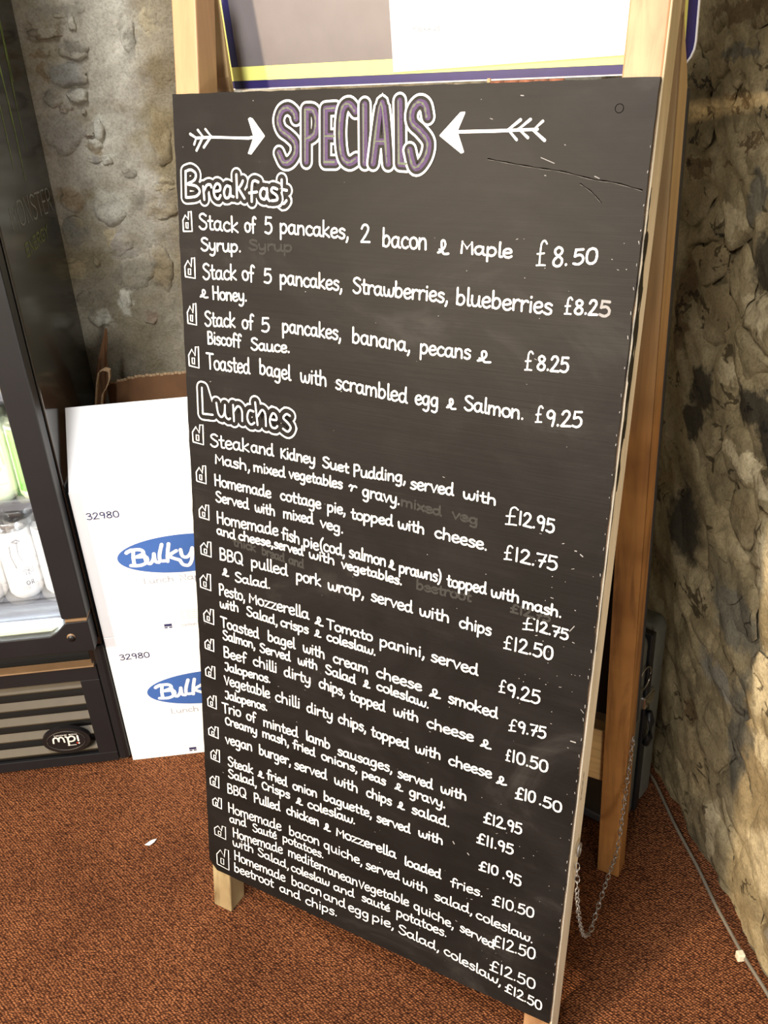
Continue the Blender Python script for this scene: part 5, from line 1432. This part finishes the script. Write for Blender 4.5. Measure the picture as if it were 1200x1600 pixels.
for si, zs in enumerate(SHELVES[:3]):
    for xi, x in enumerate(XS[:4] if si < 2 else XS[:3]):
        for yi, y in enumerate(YR[:3] if si < 2 else YR[:2]):
            body = ['can_white', 'can_lime', 'can_yellow'][si]
            key = (si, xi, yi)
            if key in named:
                lab, dc = named[key]; grp = None
            else:
                lab = ['white can with silver top behind the two front cans of the bottom shelf', 'pale lime can behind or beside the front pair on the middle shelf', 'yellow can further back or left on the third shelf'][si]
                dc = None; grp = ['white cans on the bottom shelf', 'lime cans on the middle shelf', 'yellow cans on the third shelf'][si]
            can(x, y, zs + 0.0042, body, lab, grp, dc, 0.55 if dc else 0)

# ------------------------------------------------------------------ charcoal case behind the board
case = empty('equipment_case', (0.628, -0.119, 0), math.radians(43.2), 'charcoal hard-shell case with chrome latch, standing against the stone wall behind the board', 'case')
# local x runs towards the wall (thin side), local y away to the left (long side)
CWD, CLN, CHH = 0.138, 0.42, 0.418
def rbox(name, x0, x1, y0, y1, z0, z1, r, m__, parent, seg=5):
    o = box(name, x0, x1, y0, y1, z0, z1, m__, parent)
    b_ = o.modifiers.new('round', 'BEVEL'); b_.width = r; b_.segments = seg; b_.limit_method = 'NONE'
    o.data.shade_smooth()
    return o
rbox('lid_shell', CWD * .52, CWD, 0, CLN, 0.0, CHH, 0.022, 'case', case)
rbox('base_shell', 0.0, CWD * .48, 0, CLN, 0.0, CHH, 0.022, 'case', case)
box('seam_trim', CWD * .44, CWD * .56, -0.0015, CLN + .0015, 0.006, CHH - .006, 'case_dark', case, 0.002)
lt = box('latch', CWD * .34, CWD * .62, -0.007, 0.004, .262, .288, 'chrome', case, 0.003)
m_ = MB(); m_.tube([(CWD * .3 + .022 * math.cos(a), -0.004, .335 + .022 * math.sin(a)) for a in [2 * math.pi * i / 20 for i in range(20)]], 0.0016, 6, True)
m_.obj('ring_handle', 'chrome', case, True)
m_ = MB(); m_.tube([(CWD * .5, -.006, .17), (CWD * .5, -.012, .19), (CWD * .5, -.012, .225), (CWD * .5, -.006, .245)], 0.006, 8)
m_.obj('carry_handle', 'case_dark', case, True)
box('corner_strip', -0.003, 0.004, -0.003, CLN, .004, .020, 'shelf_grey', case, 0.001)

# ------------------------------------------------------------------ small things
cb = MB()
pts = [(0.712, 0.25, .006), (0.728, 0.10, .006), (0.734, -0.02, .010), (0.7305, -0.12, .008), (0.733, -0.223, .007), (0.729, -0.30, .010), (0.731, -0.40, .012), (0.739, -0.46, .010), (0.742, -0.60, .008), (0.738, -0.9, .006)]
sm3 = []
for i in range(len(pts) - 1):
    for k in range(6):
        t = k / 6
        sm3.append(Vector(pts[i]).lerp(Vector(pts[i + 1]), t))
sm3.append(Vector(pts[-1]))
for i in range(2, len(sm3) - 2): sm3[i] = (sm3[i - 1] + sm3[i] * 2 + sm3[i + 1]) / 4
cb.tube([p + Vector((0.004, 0, 0)) for p in sm3], 0.0031, 8)
cbo = cb.obj('cable', 'cable', None, True)
tag(cbo, 'thin grey cable running along the foot of the right stone wall', 'cable')
clp = box('cable_clip', 0.7245, 0.7365, -0.404, -0.392, 0.004, 0.019, 'clip', None, 0.002)
clp.parent = cbo

sc = MB()
out_ = [(-.012, -.002), (-.004, -.0055), (.006, -.004), (.012, .004), (.004, .003), (-.003, .004)]
P = PAPER_AT
sc.add([(x, y, 0.0015 + 0.0015 * math.sin(x * 300)) for x, y in out_] + [(x, y, 0.0023 + 0.0015 * math.sin(x * 300)) for x, y in out_],
       [tuple(range(6))[::-1], tuple(range(6, 12))] + [(i, (i + 1) % 6, 6 + (i + 1) % 6, 6 + i) for i in range(6)])
so = sc.obj('paper_scrap', 'scrap', None)
so.location = (P[0], P[1], 0); so.rotation_euler = (0, 0, 0.3)
tag(so, 'tiny torn scrap of white paper lying on the carpet', 'paper scrap')
